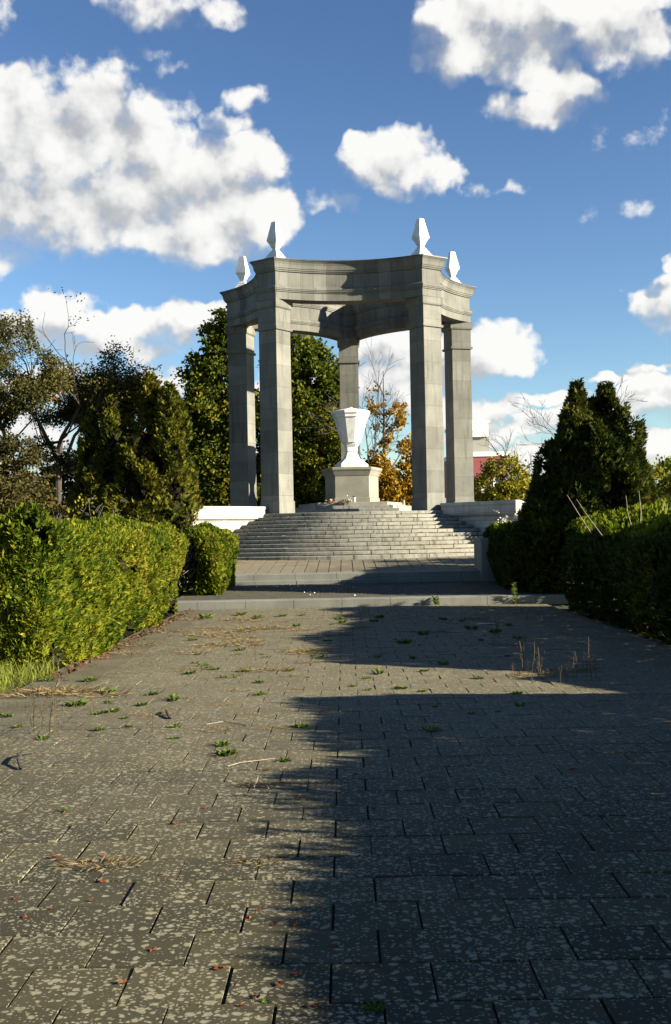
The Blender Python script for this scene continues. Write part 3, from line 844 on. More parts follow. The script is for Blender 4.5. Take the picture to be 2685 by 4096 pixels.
# seed fluff on it
r = np.random.default_rng(3)
Pf = np.stack([r.uniform(3.6, 5.1, 170), r.uniform(25.6, 27.9, 170), 1.60 + r.exponential(.08, 170)], 1)
V, F = leaf_arrays(np.repeat(Pf, 6, 0) + r.normal(0, .02, (1020, 3)), r.normal(size=(1020, 3)), .05, .03, r)
link('seed_heads', np_mesh('seed_heads', V, F), M['fluff'], h4)
# ------------------------------------------------------------------ trees
def grow(b, p, d, length, r0, depth, rr, tips, spread=.55, up=.15, wig=.16, seg=4, kids=(2, 3), shrink=.68, minr=.006, sides=5):
    """recursive limb; collects tips (point, direction, depth)."""
    p = Vector(p); d = Vector(d).normalized(); r = r0
    for i in range(seg):
        q = p + d*(length/seg)
        r1 = max(minr, r*(1 - .32/seg*1.0))
        b.tube(p, q, r, r1, sides if r > .03 else 4 if r > .015 else 3); p = q; r = r1
        d = (d + Vector((rr.gauss(0, wig), rr.gauss(0, wig), rr.gauss(0, wig) + up*.25))).normalized()
        if depth > 0 and i >= seg//2 and rr.random() < .55 and i < seg-1:
            a = d.orthogonal().normalized(); a.rotate(Matrix.Rotation(rr.uniform(0, 6.28), 3, d))
            grow(b, p, (d + a*spread*rr.uniform(.8, 1.5)).normalized(), length*shrink*rr.uniform(.6, .95), r*.55, depth-1, rr, tips, spread, up, wig, seg, kids, shrink, minr, sides)
        if depth <= 1: tips.append((p.copy(), d.copy(), depth))
    if depth == 0: return
    for k in range(rr.randint(*kids)):
        a = d.orthogonal().normalized(); a.rotate(Matrix.Rotation(rr.uniform(0, 6.28), 3, d))
        nd = (d + a*spread*rr.uniform(.6, 1.3) + Vector((0, 0, up))).normalized()
        grow(b, p, nd, length*shrink*rr.uniform(.75, 1.15), r*.68, depth-1, rr, tips, spread, up, wig, seg, kids, shrink, minr, sides)

def thuja(x, y, z0, spires, n, mat, label, seed, L=.17, W=.055, lump=.28, top=(.82, .62, .22), ragged=-.62):
    """upright conifer: several spires (dx, dy, height, radius); sprays on lumpy shells, dark gaps between."""
    r = np.random.default_rng(seed); rr = random.Random(seed)
    o = empty('conifer_tree', (x, y, z0), label, 'tree')
    w = np.array([s[2]*s[3] for s in spires]); cnt = (w/w.sum()*n).astype(int)
    Ps, Ns = [], []
    n1 = Noise3(seed, 2.1); n2 = Noise3(seed+1, 5.0); n3 = Noise3(seed+2, 12.)
    for (dx, dy, h, rad), c in zip(spires, cnt):
        f = r.random(c)**.85; th = r.uniform(0, 2*math.pi, c)
        prof = np.interp(f, [0, .06, .25, .5, .75, .9, 1.0], [.70, .86, 1., .97, *top])*rad
        cdir = np.stack([np.cos(th), np.sin(th), np.zeros(c)], 1)
        P = np.stack([x + dx + cdir[:, 0]*prof, y + dy + cdir[:, 1]*prof, z0 + .05 + f*h], 1)
        q = np.clip(1 + lump*.8*n1(P) + lump*.7*n2(P), .25, 1.5) - np.abs(r.normal(0, .12, c))
        P = np.stack([x + dx + cdir[:, 0]*prof*q, y + dy + cdir[:, 1]*prof*q, P[:, 2] + r.normal(0, .05, c)], 1)
        Ps.append(P); Ns.append(cdir)
    P = np.concatenate(Ps); N_ = np.concatenate(Ns)
    k = (n2(P*1.4) + .6*n3(P) > ragged); P, N_ = P[k], N_[k]
    Dr = N_*.8 + np.array([0, 0, .75]) + r.normal(0, .45, P.shape)
    V, F = spray_arrays(P - unit(Dr)*L*.4, Dr, L, W, r)
    link('crown', np_mesh('crown', V, F), mat, o)
    b = MB()
    for dx, dy, h, rad in spires:
        b.tube((x + dx*.3, y + dy*.3, z0 - .1), (x + dx, y + dy, z0 + h*.55), .09, .05, 7); b.tube((x+dx, y+dy, z0+h*.55), (x+dx, y+dy, z0+h*.95), .05, .012, 5)
        for i in range(int(h*5)):
            t_ = rr.uniform(.08, .85); a = rr.uniform(0, 6.28); s = Vector((x+dx, y+dy, z0 + t_*h)); ln = rad*(1 - t_*.6)*.75
            b.tube(s, s + Vector((math.cos(a)*ln, math.sin(a)*ln, ln*.6)), .018, .006, 4)
    b.build('trunk', M['bark_dark'], o)
    # dark filler leaves added inside, shade put into their colour
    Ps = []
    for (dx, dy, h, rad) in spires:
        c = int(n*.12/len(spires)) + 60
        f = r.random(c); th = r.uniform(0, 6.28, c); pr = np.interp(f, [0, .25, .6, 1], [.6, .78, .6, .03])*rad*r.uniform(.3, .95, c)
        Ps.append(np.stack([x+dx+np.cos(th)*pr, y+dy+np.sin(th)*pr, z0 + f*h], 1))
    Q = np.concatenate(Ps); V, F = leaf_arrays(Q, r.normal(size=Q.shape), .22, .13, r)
    link('inner_light_block', np_mesh('inner_light_block', V, F), M['brown_inner'], o)
    return o
thuja(-4.95, 26.0, .1, [(-.80, .1, 4.30, .42), (-.32, -.15, 4.50, .45), (-.1, .45, 4.55, .45), (.52, .3, 5.10, .46), (1.0, .05, 4.80, .55), (1.05, -.35, 3.9, .60), (.2, -.45, 3.7, .75), (-.62, -.3, 3.1, .50), (.55, -.5, 3.3, .8), (1.1, -.3, 2.2, .55), (-.3, -.5, 2.3, .7)],
      60000, M['thuja_olive'], 'tall many topped olive conifer standing behind the left hedge', 21, L=.13, W=.034, lump=.52, top=(.66, .44, .10))
thuja(5.1, 24.3, .1, [(-.05, .1, 4.5, .40), (-.22, -.1, 3.9, .58), (.32, .15, 4.1, .60), (.55, .05, 4.42, .50), (.85, -.05, 3.9, .58), (1.0, .0, 3.2, .55), (-.60, .05, 3.2, .50), (.25, -.3, 3.6, .85), (-.80, -.1, 2.5, .5), (1.1, -.15, 2.6, .55), (.1, .1, 3.9, .7), (.6, -.4, 2.6, .8)],
      70000, M['thuja_dark'], 'tall dark ragged conifer standing over the right hedge', 22, L=.13, W=.034, lump=.56)

def broad_tree(name, x, y, z0, H, blobs, n, leaf, lw, mat, label, seed, trunk_r=.2, barkm='bark', depth=3, gap=-.5, group=None, cat='tree', first=.3):
    """blobs: (dx, dy, z, rx, rz) crown masses. Leaves scattered in clumps inside the masses."""
    r = np.random.default_rng(seed); rr = random.Random(seed)
    o = empty(name, (x, y, z0), label, cat, group)
    n1 = Noise3(seed, 2.3); n2 = Noise3(seed+5, 5.5)
    vol = np.array([bl[3]*bl[3]*bl[4] for bl in blobs])**.7; cnt = (vol/vol.sum()*n).astype(int)
    Ps, Ns = [], []
    for (dx, dy, z, rx, rz), c in zip(blobs, cnt):
        # clumps
        nc = max(10, int(c/38)); cd = unit(r.normal(size=(nc, 3))); cr = r.random(nc)**.4
        cc = cd*cr[:, None]*np.array([rx, rx, rz])*.92
        idx = r.integers(0, nc, c)
        cs = r.uniform(.55, 1.3, nc)[idx]
        off_ = r.normal(0, 1, (c, 3))*np.array([.17, .17, .12])*cs[:, None]*min(1.6, max(.6, rx*.6))
        P = cc[idx] + off_ + np.array([x+dx, y+dy, z0+z])
        Ps.append(P); Ns.append(unit(cd[idx] + .35*unit(off_)))
    P = np.concatenate(Ps); N_ = np.concatenate(Ns)
    k = n1(P) + .5*n2(P) > gap; P, N_ = P[k], N_[k]
    Dr = N_*.55 + np.array([0, 0, -.25]) + r.normal(0, .6, P.shape)
    V, F = leaf_arrays(P, Dr, leaf*r.uniform(.7, 1.3, len(P)), lw*r.uniform(.7, 1.3, len(P)), r, .08)
    link('crown', np_mesh('crown', V, F), mat, o)
    b = MB(); tips = []
    if trunk_r:
        b.tube((x, y, z0-.2), (x + rr.uniform(-.1, .1), y, z0 + H*first), trunk_r, trunk_r*.8, 8)
        b.tube((x, y, z0+H*first*.98), (x + rr.uniform(-.2, .2), y, z0 + H*.86), trunk_r*.8, trunk_r*.12, 6)
        for (dx, dy, z, rx, rz) in blobs:
            s = Vector((x, y, z0 + max(H*first*.7, z - rz*.9)));
            tgt = Vector((x+dx, y+dy, z0+z))
            grow(b, s, (tgt - s) + Vector((0, 0, .1)), max(.4, (tgt-s).length), trunk_r*.35, 2, rr, tips, .7, .1, .12)
        b.build('trunk', M[barkm], o)
    return o

# wall of green trees behind the monument
broad_tree('leafy_tree', -5.2, 50, 1.2, 10.6, [(0, 0, 8.9, 1.05, 1.5), (-.4, .2, 7.2, 1.6, 1.4), (.3, -.2, 5.6, 1.9, 1.5), (-.6, 0, 4.0, 2.0, 1.5), (.5, .1, 2.2, 2.0, 1.6), (.5, -.3, 9.7, .6, .8), (-1.0, -.2, 5.6, 1.1, 1.2)],
           46000, .17, .12, M['broad_green'], 'tall narrow green tree rising behind the left rear pillar', 31, gap=-.9)
broad_tree('leafy_tree', -1.6, 50.5, 1.2, 10.0, [(-.3, 0, 8.0, 1.6, 1.3), (.4, 0, 7.0, 1.7, 1.4), (-.6, -.2, 5.6, 2.0, 1.6), (.8, .1, 5.0, 1.6, 1.5), (-.3, -.2, 3.6, 2.2, 1.6), (.6, .1, 2.0, 2.2, 1.6), (1.5, -.2, 3.8, 1.0, 1.2), (-1.2, .2, 2.0, 1.5, 1.5), (1.3, -.3, 6.6, .7, .9)],
           66000, .17, .12, M['broad_green'], 'dense green tree filling the gap between the front pillars', 32, gap=-1.)
broad_tree('leafy_tree', -7.6, 52, 1.0, 7.5, [(0, 0, 5.2, 1.4, 1.3), (.4, 0, 3.6, 1.8, 1.5), (-.4, 0, 2.0, 2.0, 1.6)],
           16000, .18, .13, M['broad_green'], 'darker green tree low behind the left conifer', 33)
broad_tree('bare_topped_tree', 1.75, 48, 1.3, 8.2, [(.0, 0, 3.0, 1.0, 1.0), (.55, -.1, 2.0, .9, 1.0), (-.2, 0, 1.6, 1.0, .9), (.9, 0, 3.4, .6, .8), (.3, 0, 4.4, .7, .7), (-.35, 0, 5.6, .35, .5), (.7, .0, .8, .9, .8), (.5, 0, 5.2, .5, .5), (-.1, 0, 6.4, .3, .4), (1.2, 0, 2.0, .8, .9), (-.5, 0, .8, .8, .8)],
           26000, .13, .10, M['orange'], 'half bare orange leaved tree seen right of the urn', 34, trunk_r=.11, gap=-.2)
broad_tree('autumn_tree', 3.2, 49, 1.3, 5.8, [(-.2, 0, 3.6, .8, .9), (-.1, 0, 2.2, 1.1, 1.0), (.3, 0, 1.0, 1.1, .9)],
           8000, .14, .11, M['orange'], 'small amber tree behind the right front pillar', 35, trunk_r=.09)
broad_tree('yellow_shrub', 5.9, 43, 1.2, 3.4, [(-.5, 0, 1.6, .9, .9), (.2, -.1, 2.35, .95, .9), (.7, 0, 1.5, .9, .9), (-.9, .1, .8, .8, .8), (.3, -.3, .9, .9, .8), (1.1, 0, .9, .8, .8)],
           20000, .12, .09, M['yellow_bush'], 'yellow green shrub behind the right parapet wall', 36, trunk_r=.05, cat='shrub')
broad_tree('rusty_tree', -10.2, 46, 1.0, 7.6, [(-.6, 0, 5.6, 1.1, .8), (.5, 0, 6.1, 1.0, .8), (0, 0, 4.6, 1.3, .9), (1.2, 0, 5.2, .8, .8), (.9, 0, 3.2, .9, .8)],
           7000, .15, .11, M['brown_orange'], 'thin rust coloured tree behind the left conifer', 37, trunk_r=.12, gap=.0)
broad_tree('amber_tree', -8.4, 47, 1.0, 6.5, [(.3, 0, 4.6, .9, .7), (-.4, 0, 3.4, .8, .7), (.2, 0, 2.4, .9, .8), (.4, 0, 6.4, .8, .6)],
           6000, .15, .11, M['brown_orange'], 'sparse amber tree close beside the tall narrow green tree', 38, trunk_r=.10, gap=.0)
# right hand bushes
broad_tree('leafy_shrub', 7.9, 29, .4, 3.0, [(0, 0, 1.9, .8, .8), (-.7, 0, 1.3, .8, .8), (.8, 0, 1.9, 1.0, .9), (.2, -.2, .8, 1.1, .8), (1.6, 0, 1.6, 1.0, 1.0), (-1.1, 0, 1.7, .7, .8), (-.3, .1, 2.3, .7, .6)],
           26000, .10, .07, M['yellow_bush'], 'loose yellow green shrub at the right edge behind the hedge', 39, trunk_r=.04, cat='shrub')
broad_tree('leafy_shrub', 6.6, 27.6, .3, 2.4, [(0, 0, 1.5, .7, .7), (.5, .1, 1.9, .6, .6), (-.4, 0, 1.0, .7, .7)],
           10000, .09, .065, M['thuja_olive'], 'dull green shrub growing against the right conifer', 40, trunk_r=.04, cat='shrub')
broad_tree('leafy_tree', 9.6, 33, .6, 3.6, [(0, 0, 2.0, 1.2, 1.0), (-1.2, 0, 1.5, 1.0, 1.0), (1.3, 0, 2.0, 1.2, 1.1), (.2, 0, .9, 1.5, .9)],
           18000, .12, .085, M['broad_green'], 'low broad green tree beyond the shrub at the right edge', 45, trunk_r=.07, gap=-.7)
# left side
broad_tree('brown_tree', -13.6, 56, 1.2, 6.0, [(-1.6, 0, 3.0, 1.6, 1.2), (.2, 0, 3.6, 1.5, 1.1), (1.6, 0, 2.9, 1.4, 1.2), (0, 0, 1.6, 2.2, 1.3), (-2.6, 0, 1.8, 1.6, 1.3), (2.6, 0, 1.5, 1.5, 1.2)],
           22000, .17, .11, M['brown_bush'], 'broad brown tree far behind the left locust trees', 44, trunk_r=.12, gap=-.4)
broad_tree('yellow_leaved_shrub', -5.0, 20.5, .0, 2.2, [(-.2, 0, 1.6, .35, .35), (.3, 0, 1.9, .3, .35), (0, 0, 1.2, .6, .4), (.5, .1, 1.5, .3, .3), (-.7, .1, 1.5, .35, .35)],
           900, .075, .05, M['yellow_bush'], 'twiggy shrub with pale yellow leaves behind the left hedge', 41, trunk_r=.03, cat='shrub', gap=-.1)
broad_tree('brown_shrub', -8.6, 30, .3, 4.0, [(-.9, 0, 2.6, 1.4, 1.0), (.4, 0, 2.4, 1.3, 1.0), (1.4, 0, 1.9, 1.1, 1.0), (-.2, 0, 3.4, 1.1, .7), (-1.5, 0, 1.2, 1.3, 1.1), (.9, -.2, .8, 1.3, .9), (-.4, 0, 1.2, 1.4, 1.)],
           26000, .10, .06, M['brown_bush'], 'tangled brown shrub at the left edge below the locust trees', 42, trunk_r=.05, gap=-.35, cat='shrub')

def locust(x, y, z0, H, lean, seed, label, nl=9000, balls=()):
    r = np.random.default_rng(seed); rr = random.Random(seed)
    o = empty('locust_tree', (x, y, z0), label, 'tree', None)
    b = MB(); tips = []
    pts = [(x, y, z0-.2, .17), (x + lean*.08, y, z0 + H*.12, .14), (x + lean*.18, y+.03, z0 + H*.25, .125), (x + lean*.3, y, z0 + H*.38, .11), (x + lean*.5, y+.1, z0 + H*.50, .075)]
    for q0, q1 in zip(pts, pts[1:]): b.tube(q0[:3], q1[:3], q0[3], q1[3], 9)
    for k in range(5):
        a = k*1.26 + rr.uniform(-.3, .3)
        grow(b, (x + lean*.3, y, z0 + H*(.34 + .03*k)), (math.cos(a)*.75 + lean*.5, math.sin(a)*.75, .8 + rr.uniform(-.2, .3)), H*.27, .075, 3, rr, tips, .7, .12, .2, 4, (2, 3), .70, .007)
    b.build('trunk', M['bark_dark'], o)
    T = np.array([t[0] for t in tips]); 
    per = max(3, int(nl/len(T)))
    P = np.repeat(T, per, 0) + r.normal(0, 1, (len(T)*per, 3))*np.array([.25, .25, .13])
    n1 = Noise3(seed, 1.6); k = n1(P) > -.35; P = P[k]
    V, F = leaf_arrays(P, r.normal(size=P.shape) + np.array([0, 0, -.2]), .11, .055, r, .06)
    link('crown', np_mesh('crown', V, F), M['locust'], o)
    for (dx, dz, rad) in balls:
        c = Vector((x+dx, y - .3, z0+dz))
        m_ = empty('mistletoe', c, 'dark round mistletoe ball hanging in the locust trees', 'mistletoe', 'mistletoe balls in the left trees')
        Q = unit(r.normal(size=(700, 3)))*(r.random((700, 1))**.45)*rad*np.array([1, 1, .85]) + np.array(c)
        V, F = leaf_arrays(Q, Q - np.array(c) + r.normal(0, .1, Q.shape), .13, .06, r)
        link('leaves', np_mesh('leaves', V, F), M['mistletoe'], m_)
        mb = MB(); near = min(tips, key=lambda t: (t[0]-c).length)[0]
        mb.tube(near, c, .02, .02, 4); mb.build('stem', M['bark_dark'], m_)
locust(-12.3, 41, 1.0, 8.6, .3, 51, 'tall thin crowned locust tree at the left edge of the picture', 42000, ((.1, 4.9, .45),))
locust(-10.0, 39.5, 1.0, 8.0, .35, 52, 'thin crowned locust tree with mistletoe reaching over toward the left conifer', 46000, ((1.9, 5.6, .48), (-.4, 3.6, .55), (.65, 3.2, .42)))
locust(-13.6, 37, 1.0, 6.2, .0, 53, 'shorter locust tree low at the left edge behind the brown shrub', 34000)

def bare_tree(x, y, z0, H, seed, label, depth=4, r0=.11, lean=(0, 0), name='bare_tree', minr=.006):
    rr = random.Random(seed); b = MB(); tips = []
    grow(b, (x, y, z0-.2), (lean[0], lean[1], 1), H*.36, r0, depth, rr, tips, .62, .12, .13, 5, (2, 3), .68, minr)
    o = empty(name, (x, y, z0), label, 'tree')
    b.build('trunk', M['bark'], o)
bare_tree(9.0, 60, 1.6, 6.9, 71, 'leafless tree standing left of the dark right conifer', 4, .12)
bare_tree(9.75, 44.5, 1.1, 7.1, 72, 'leafless tree whose twigs spread above the dark right conifer', 5, .12, (.05, 0))
bare_tree(1.35, 47.2, 1.3, 8.0, 73, 'slender leafless tree with upright branches seen right of the urn', 4, .075, (.0, 0))

# far wood that closes the horizon
r = np.random.default_rng(90)
nP = 26000
az = r.uniform(-.62, .62, nP); dist = r.uniform(150, 190, nP)
X = np.tan(az)*dist; top = 3.0 + 2.2*np.sin(az*21+1)*.5 + 1.4*np.sin(az*57) + 1.5
Pw = np.stack([X, dist, 1.4 + top*r.random(nP)**.7], 1)
V, F = leaf_arrays(Pw, r.normal(size=Pw.shape), 1.3, 1.0, r)
wo = link('far_wood', np_mesh('far_wood', V, F), M['broad_green']); tag(wo, 'distant low wood along the horizon', 'wood', kind='stuff')

# ------------------------------------------------------------------ far building
def plain(name, c, rough=.7, var=.15):
    t = NT(name); n = t.noise(t.obj(), .6, 4)
    t.color(t.mix(t.math('MULTIPLY', n, var*2), c, tuple(x*.6 for x in c))); t.b.inputs['Roughness'].default_value = rough
    return t.m
M['red'] = plain('red_cladding', (.27, .075, .075)); M['grey_clad'] = plain('grey_cladding', (.30, .29, .25)); M['board'] = plain('white_board', (.75, .75, .73))
M['glass'] = plain('dark_window', (.03, .035, .04), .15); M['frame'] = plain('white_window_frame', (.7, .7, .68))
def boxm(x0, x1, y0, y1, z0, z1):
    b = MB(); b.box(x0, x1, y0, y1, z0, z1); return b
bd = empty('office_building', (14, 120, 1.6), 'distant red and grey office building behind the right rear pillar', 'building')
boxm(11.6, 17.4, 120, 134, 1.4, 9.35).build('wall', M['red'], bd)
boxm(11.5, 17.5, 119.9, 134.1, 9.35, 9.85).build('cornice', M['frame'], bd)
up_ = boxm(12, 15.6, 121, 132, 9.85, 13.0).build('upper_storey', M['grey_clad'], bd)
boxm(11.9, 15.75, 120.85, 132.1, 13.0, 13.25).build('roof', M['frame'], bd)
boxm(13.05, 15.5, 120.7, 120.97, 11.5, 12.95).build('panel', M['board'], bd)
for i in range(5):
    x = 12. + i*1.25
    w_ = boxm(x, x+.75, 119.93, 119.995, 4.4, 7.3).build('window', M['glass'], bd)
    b = MB(); b.box(x+.05, x+.32, 119.86, 119.92, 5.5, 7.1); b.build('blind', M['frame'], w_)
# little pale house glimpsed through the left trees
hs = empty('house', (-11.0, 75, 1.6), 'small pale house glimpsed through the trees on the left', 'house')
boxm(-13.6, -10.2, 75, 82, 1.4, 5.0).build('wall', M['board'], hs)
b = MB(); b.quad([(-13.9, 74.7, 5.0), (-9.9, 74.7, 5.0), (-9.9, 78.5, 7.0), (-13.9, 78.5, 7.0)]); b.quad([(-9.9, 82.3, 5.0), (-13.9, 82.3, 5.0), (-13.9, 78.5, 7.0), (-9.9, 78.5, 7.0)]); b.quad([(-13.6, 75, 5), (-13.6, 78.5, 6.95), (-13.6, 82, 5)]); b.quad([(-10.2, 82, 5), (-10.2, 78.5, 6.95), (-10.2, 75, 5)])
b.build('roof', M['grey_clad'], hs)

# ------------------------------------------------------------------ small growth on the paving
def gp(X, Y, z=0.):
    k = 1.7212; d = camo.matrix_world.to_3x3() @ Vector(((X*k-1342.5)/4551, -(Y*k-2048)/4551, -1))
    c = Vector((0, 0, 1.522)); q = c + d*((z - c.z)/d.z); return q.x, q.y
def rosette(seed, n=26, rad=.075, h=.05, mat='weed', L=.07, W=.028):
    r = np.random.default_rng(seed); a = r.uniform(0, 6.28, n); q = r.random(n)**.5*rad*.45
    P = np.stack([np.cos(a)*q*1.4, np.sin(a)*q, r.uniform(0.002, h*.25, n)], 1)
    Dr = np.stack([np.cos(a), np.sin(a), r.uniform(.15, 1.1, n)*h/.05], 1)
    V, F = leaf_arrays(P, Dr, L*r.uniform(.6, 1.3, n), W, r, .12)
    me = np_mesh('weed', V, F); me.materials.append(M[mat]); return me
def straw_clump(seed, n=130, rad=.13, h=.05, mat='straw', L=.085, W=.005):
    r = np.random.default_rng(seed); a = r.uniform(0, 6.28, n); q = r.random(n)**.5*rad
    P = np.stack([np.cos(a)*q*1.6, np.sin(a)*q*.7, r.uniform(.003, .015, n)], 1)
    a2 = a + r.normal(0, .7, n)
    Dr = np.stack([np.cos(a2), np.sin(a2), np.abs(r.normal(0, .35, n))*h/.06], 1)
    V, F = leaf_arrays(P, Dr, L*r.uniform(.5, 1.4, n), W, r, .05)
    me = np_mesh('straw', V, F); me.materials.append(M[mat]); return me
def stalk(seed, h=.45, n=1, seedy=True):
    rr = random.Random(seed); r = np.random.default_rng(seed); b = MB(); pts = []
    for k in range(n):
        p = Vector((rr.uniform(-.05, .05), rr.uniform(-.03, .03), 0)); d = Vector((rr.uniform(-.12, .12), rr.uniform(-.1, .1), 1)).normalized(); hh = h*rr.uniform(.6, 1.05)
        for i in range(6):
            q = p + d*hh/6; b.tube(p, q, .0035, .003, 3); p = q; d = (d + Vector((rr.gauss(0, .07), rr.gauss(0, .07), 0))).normalized()
            if i >= 2:
                for j in range(int(9)): pts.append(p + Vector((rr.gauss(0, .014 + .004*i), rr.gauss(0, .014 + .004*i), rr.uniform(-hh/6, 0))))
    st = b.mesh('stalk'); st.materials.append(M['stalk'])
    P = np.array(pts); V, F = leaf_arrays(P, r.normal(0, .5, P.shape) + np.array([0, 0, .8]), .022, .006, r)
    sd = np_mesh('seed_head', V, F); sd.materials.append(M['stalk'])
    return st, sd
ROS = [rosette(100+i, 24 + 5*i) for i in range(5)]
STR = [straw_clump(200+i) for i in range(4)]
STK = [stalk(300+i) for i in range(8)]

def put(name, me, x, y, z, sc, label, cat, group, rz=None):
    o = bpy.data.objects.new(name, me); COL.objects.link(o); o.location = (x, y, z); o.scale = (sc, sc, sc)
    o.rotation_euler.z = random.uniform(0, 6.28) if rz is None else rz
    return tag(o, label, cat, group)
WEEDS = [(107,1582,1.2),(208,1583,1.),(256,1610,1.3),(355,1615,1.2),(180,1640,1.3),(403,1628,1.2),(260,1655,1.2),(228,1660,1.),(232,1697,1.),(290,1670,.8),(252,1633,.9),(300,1690,.8),(405,1718,1.),(517,1733,1.1),(525,1755,1.2),(100,1718,1.1),(604,1587,.9),(606,1615,.8),(520,1576,.9),(930,1601,1.1),(880,1566,1.2),(820,1595,.8),(1205,1612,1.),(660,1770,.8),(720,1515,.8),(560,1512,.8),(478,1438,1.2),(560,1430,1.),(600,1435,.9),(484,1552,.8),(490,1500,.8),(690,1455,1.),(760,1490,.8),(150,1885,.9),(1030,1440,.9),(870,1445,1.1),(985,1475,1.),(1095,1462,1.3),(1150,1470,1.2),(940,1495,.9),(1000,1700,1.2),(1210,1640,1.),(620,2330,.7),(872,2345,.9),(790,1440,1.),(795,1448,.9),(640,1402,.7),(1010,1403,1.),(1090,1402,.8),(15,1665,1.1),(45,1690,.9),(1030,1545,1.),(960,1530,.8),(700,1690,.9),(330,1640,.8),(410,1690,.8)]
rr = random.Random(45)
WEEDS += [(rr.uniform(420, 800), rr.uniform(1425, 1580), rr.uniform(.4, .8)) for k in range(26)] + [(rr.uniform(820, 1250), rr.uniform(1430, 1680), rr.uniform(.4, .8)) for k in range(16)]
for i, (X, Y, s) in enumerate(WEEDS):
    x, y = gp(X, Y); lit = X < 760 or Y < 1400
    put('weed_tuft', ROS[i % 5], x, y, -.004, s*(.75 + .5*random.random())*float(np.interp(y, [3, 6, 9, 14, 20], [.36, .45, .62, .85, 1.15])), 'small green weed tuft in a sunlit paving joint' if lit else 'small green weed tuft in a shaded paving joint', 'weed',
        'weeds in the sunlit paving' if lit else 'weeds in the shaded paving')
STRAW = [(130,1610,2.2),(180,1612,2.),(80,1618,1.9),(240,1618,1.6),(240,2012,1.4),(600,1462,1.8),(640,1462,1.8),(560,1470,1.5),(475,1478,1.6),(520,1480,1.4),(700,1465,1.3),(500,1502,1.6),(830,1460,1.2),(450,1440,1.3),(580,1445,1.3),(320,1500,1.4),(290,1520,1.3),(390,1470,1.4),(1000,1470,1.4),(1100,1440,1.5),(1260,1570,1.5),(1340,1560,1.4),(1180,1500,1.3),(595,1825,.9),(600,2005,.8)]
rr = random.Random(44)
STRAW += [(rr.uniform(430, 790), rr.uniform(1432, 1560), rr.uniform(.9, 1.6)) for k in range(22)] + [(rr.uniform(300, 700), rr.uniform(1560, 1720), rr.uniform(.5, .9)) for k in range(12)]
for i, (X, Y, s) in enumerate(STRAW):
    x, y = gp(X, Y); lit = X < 760
    put('dry_grass_clump', STR[i % 4], x, y, -.003, s*float(np.interp(y, [4, 8, 14], [.55, .72, .85])), 'flattened clump of dry straw grass on the sunlit slabs' if lit else 'flattened clump of dry straw grass on the shaded slabs', 'dry grass',
        'dry grass on the sunlit paving' if lit else 'dry grass on the shaded paving', 0.)
STALKS = [(1215,1560,1.1),(1232,1570,.8),(1250,1575,.75),(1262,1580,.9),(1340,1580,.95),(1352,1575,.9),(1380,1582,1.05),(1195,1585,.6),(1150,1500,.8),(1310,1590,.6),(70,1705,1.),(95,1700,.8),(120,1705,1.15),(140,1690,.7),(210,1690,.8),(345,1712,.7),(210,1540,.9),(300,1530,.6),(560,1465,.8),(690,1455,.9),(590,1530,.7),(1160,1480,.8),(1240,1600,.6),(660,1740,.5)]
rr = random.Random(31)
STALKS = [(X + (rr.uniform(-6, 6) if k else 0), Y + (rr.uniform(-4, 4) if k else 0), s*rr.uniform(.7, 1.05)) for X, Y, s in STALKS for k in range(2)]
for i, (X, Y, s) in enumerate(STALKS):
    x, y = gp(X, Y); st, sd = STK[i % 8]; lit = X < 760
    o = empty('dry_weed_stalk', (x, y, -.004), 'thin upright dry weed stalk on the sunlit left of the paving' if lit else 'thin upright dry weed stalk in the shade on the right of the paving', 'weed stalk',
              'dry stalks on the sunlit paving' if lit else 'dry stalks in the shade')
    o.scale = (s, s, s); o.rotation_euler.z = random.uniform(0, 6.28)
    for nm, me in (('stem', st), ('seed_head', sd)):
        c = bpy.data.objects.new(nm, me); COL.objects.link(c); c.parent = o
# green fleabane at the kerb
def green_plant(x, y, z, h, label, seed):
    rr = random.Random(seed); r = np.random.default_rng(seed); o = empty('tall_green_weed', (x, y, z), label, 'weed')
    b = MB(); P = []; D_ = []
    p = Vector((x, y, z)); 
    for i in range(8):
        q = p + Vector((rr.gauss(0, .008), rr.gauss(0, .008), h/8)); b.tube(p, q, .006, .005, 4)
        for j in range(12):
            a = rr.uniform(0, 6.28); P.append(p.lerp(q, rr.random())); D_.append((math.cos(a), math.sin(a), .6))
        p = q
    b.build('stem', M['weed'], o); V, F = leaf_arrays(np.array(P), np.array(D_), .085, .02, r, .1); link('leaves', np_mesh('leaves', V, F), M['weed'], o)
x, y = gp(1192, 1402); green_plant(x, 23.48, 0, .42, 'tall fresh green weed in front of the kerb near the right hedge', 1)
x, y = gp(1010, 1404); green_plant(x, 23.48, 0, .16, 'short green weed at the middle of the kerb', 2)
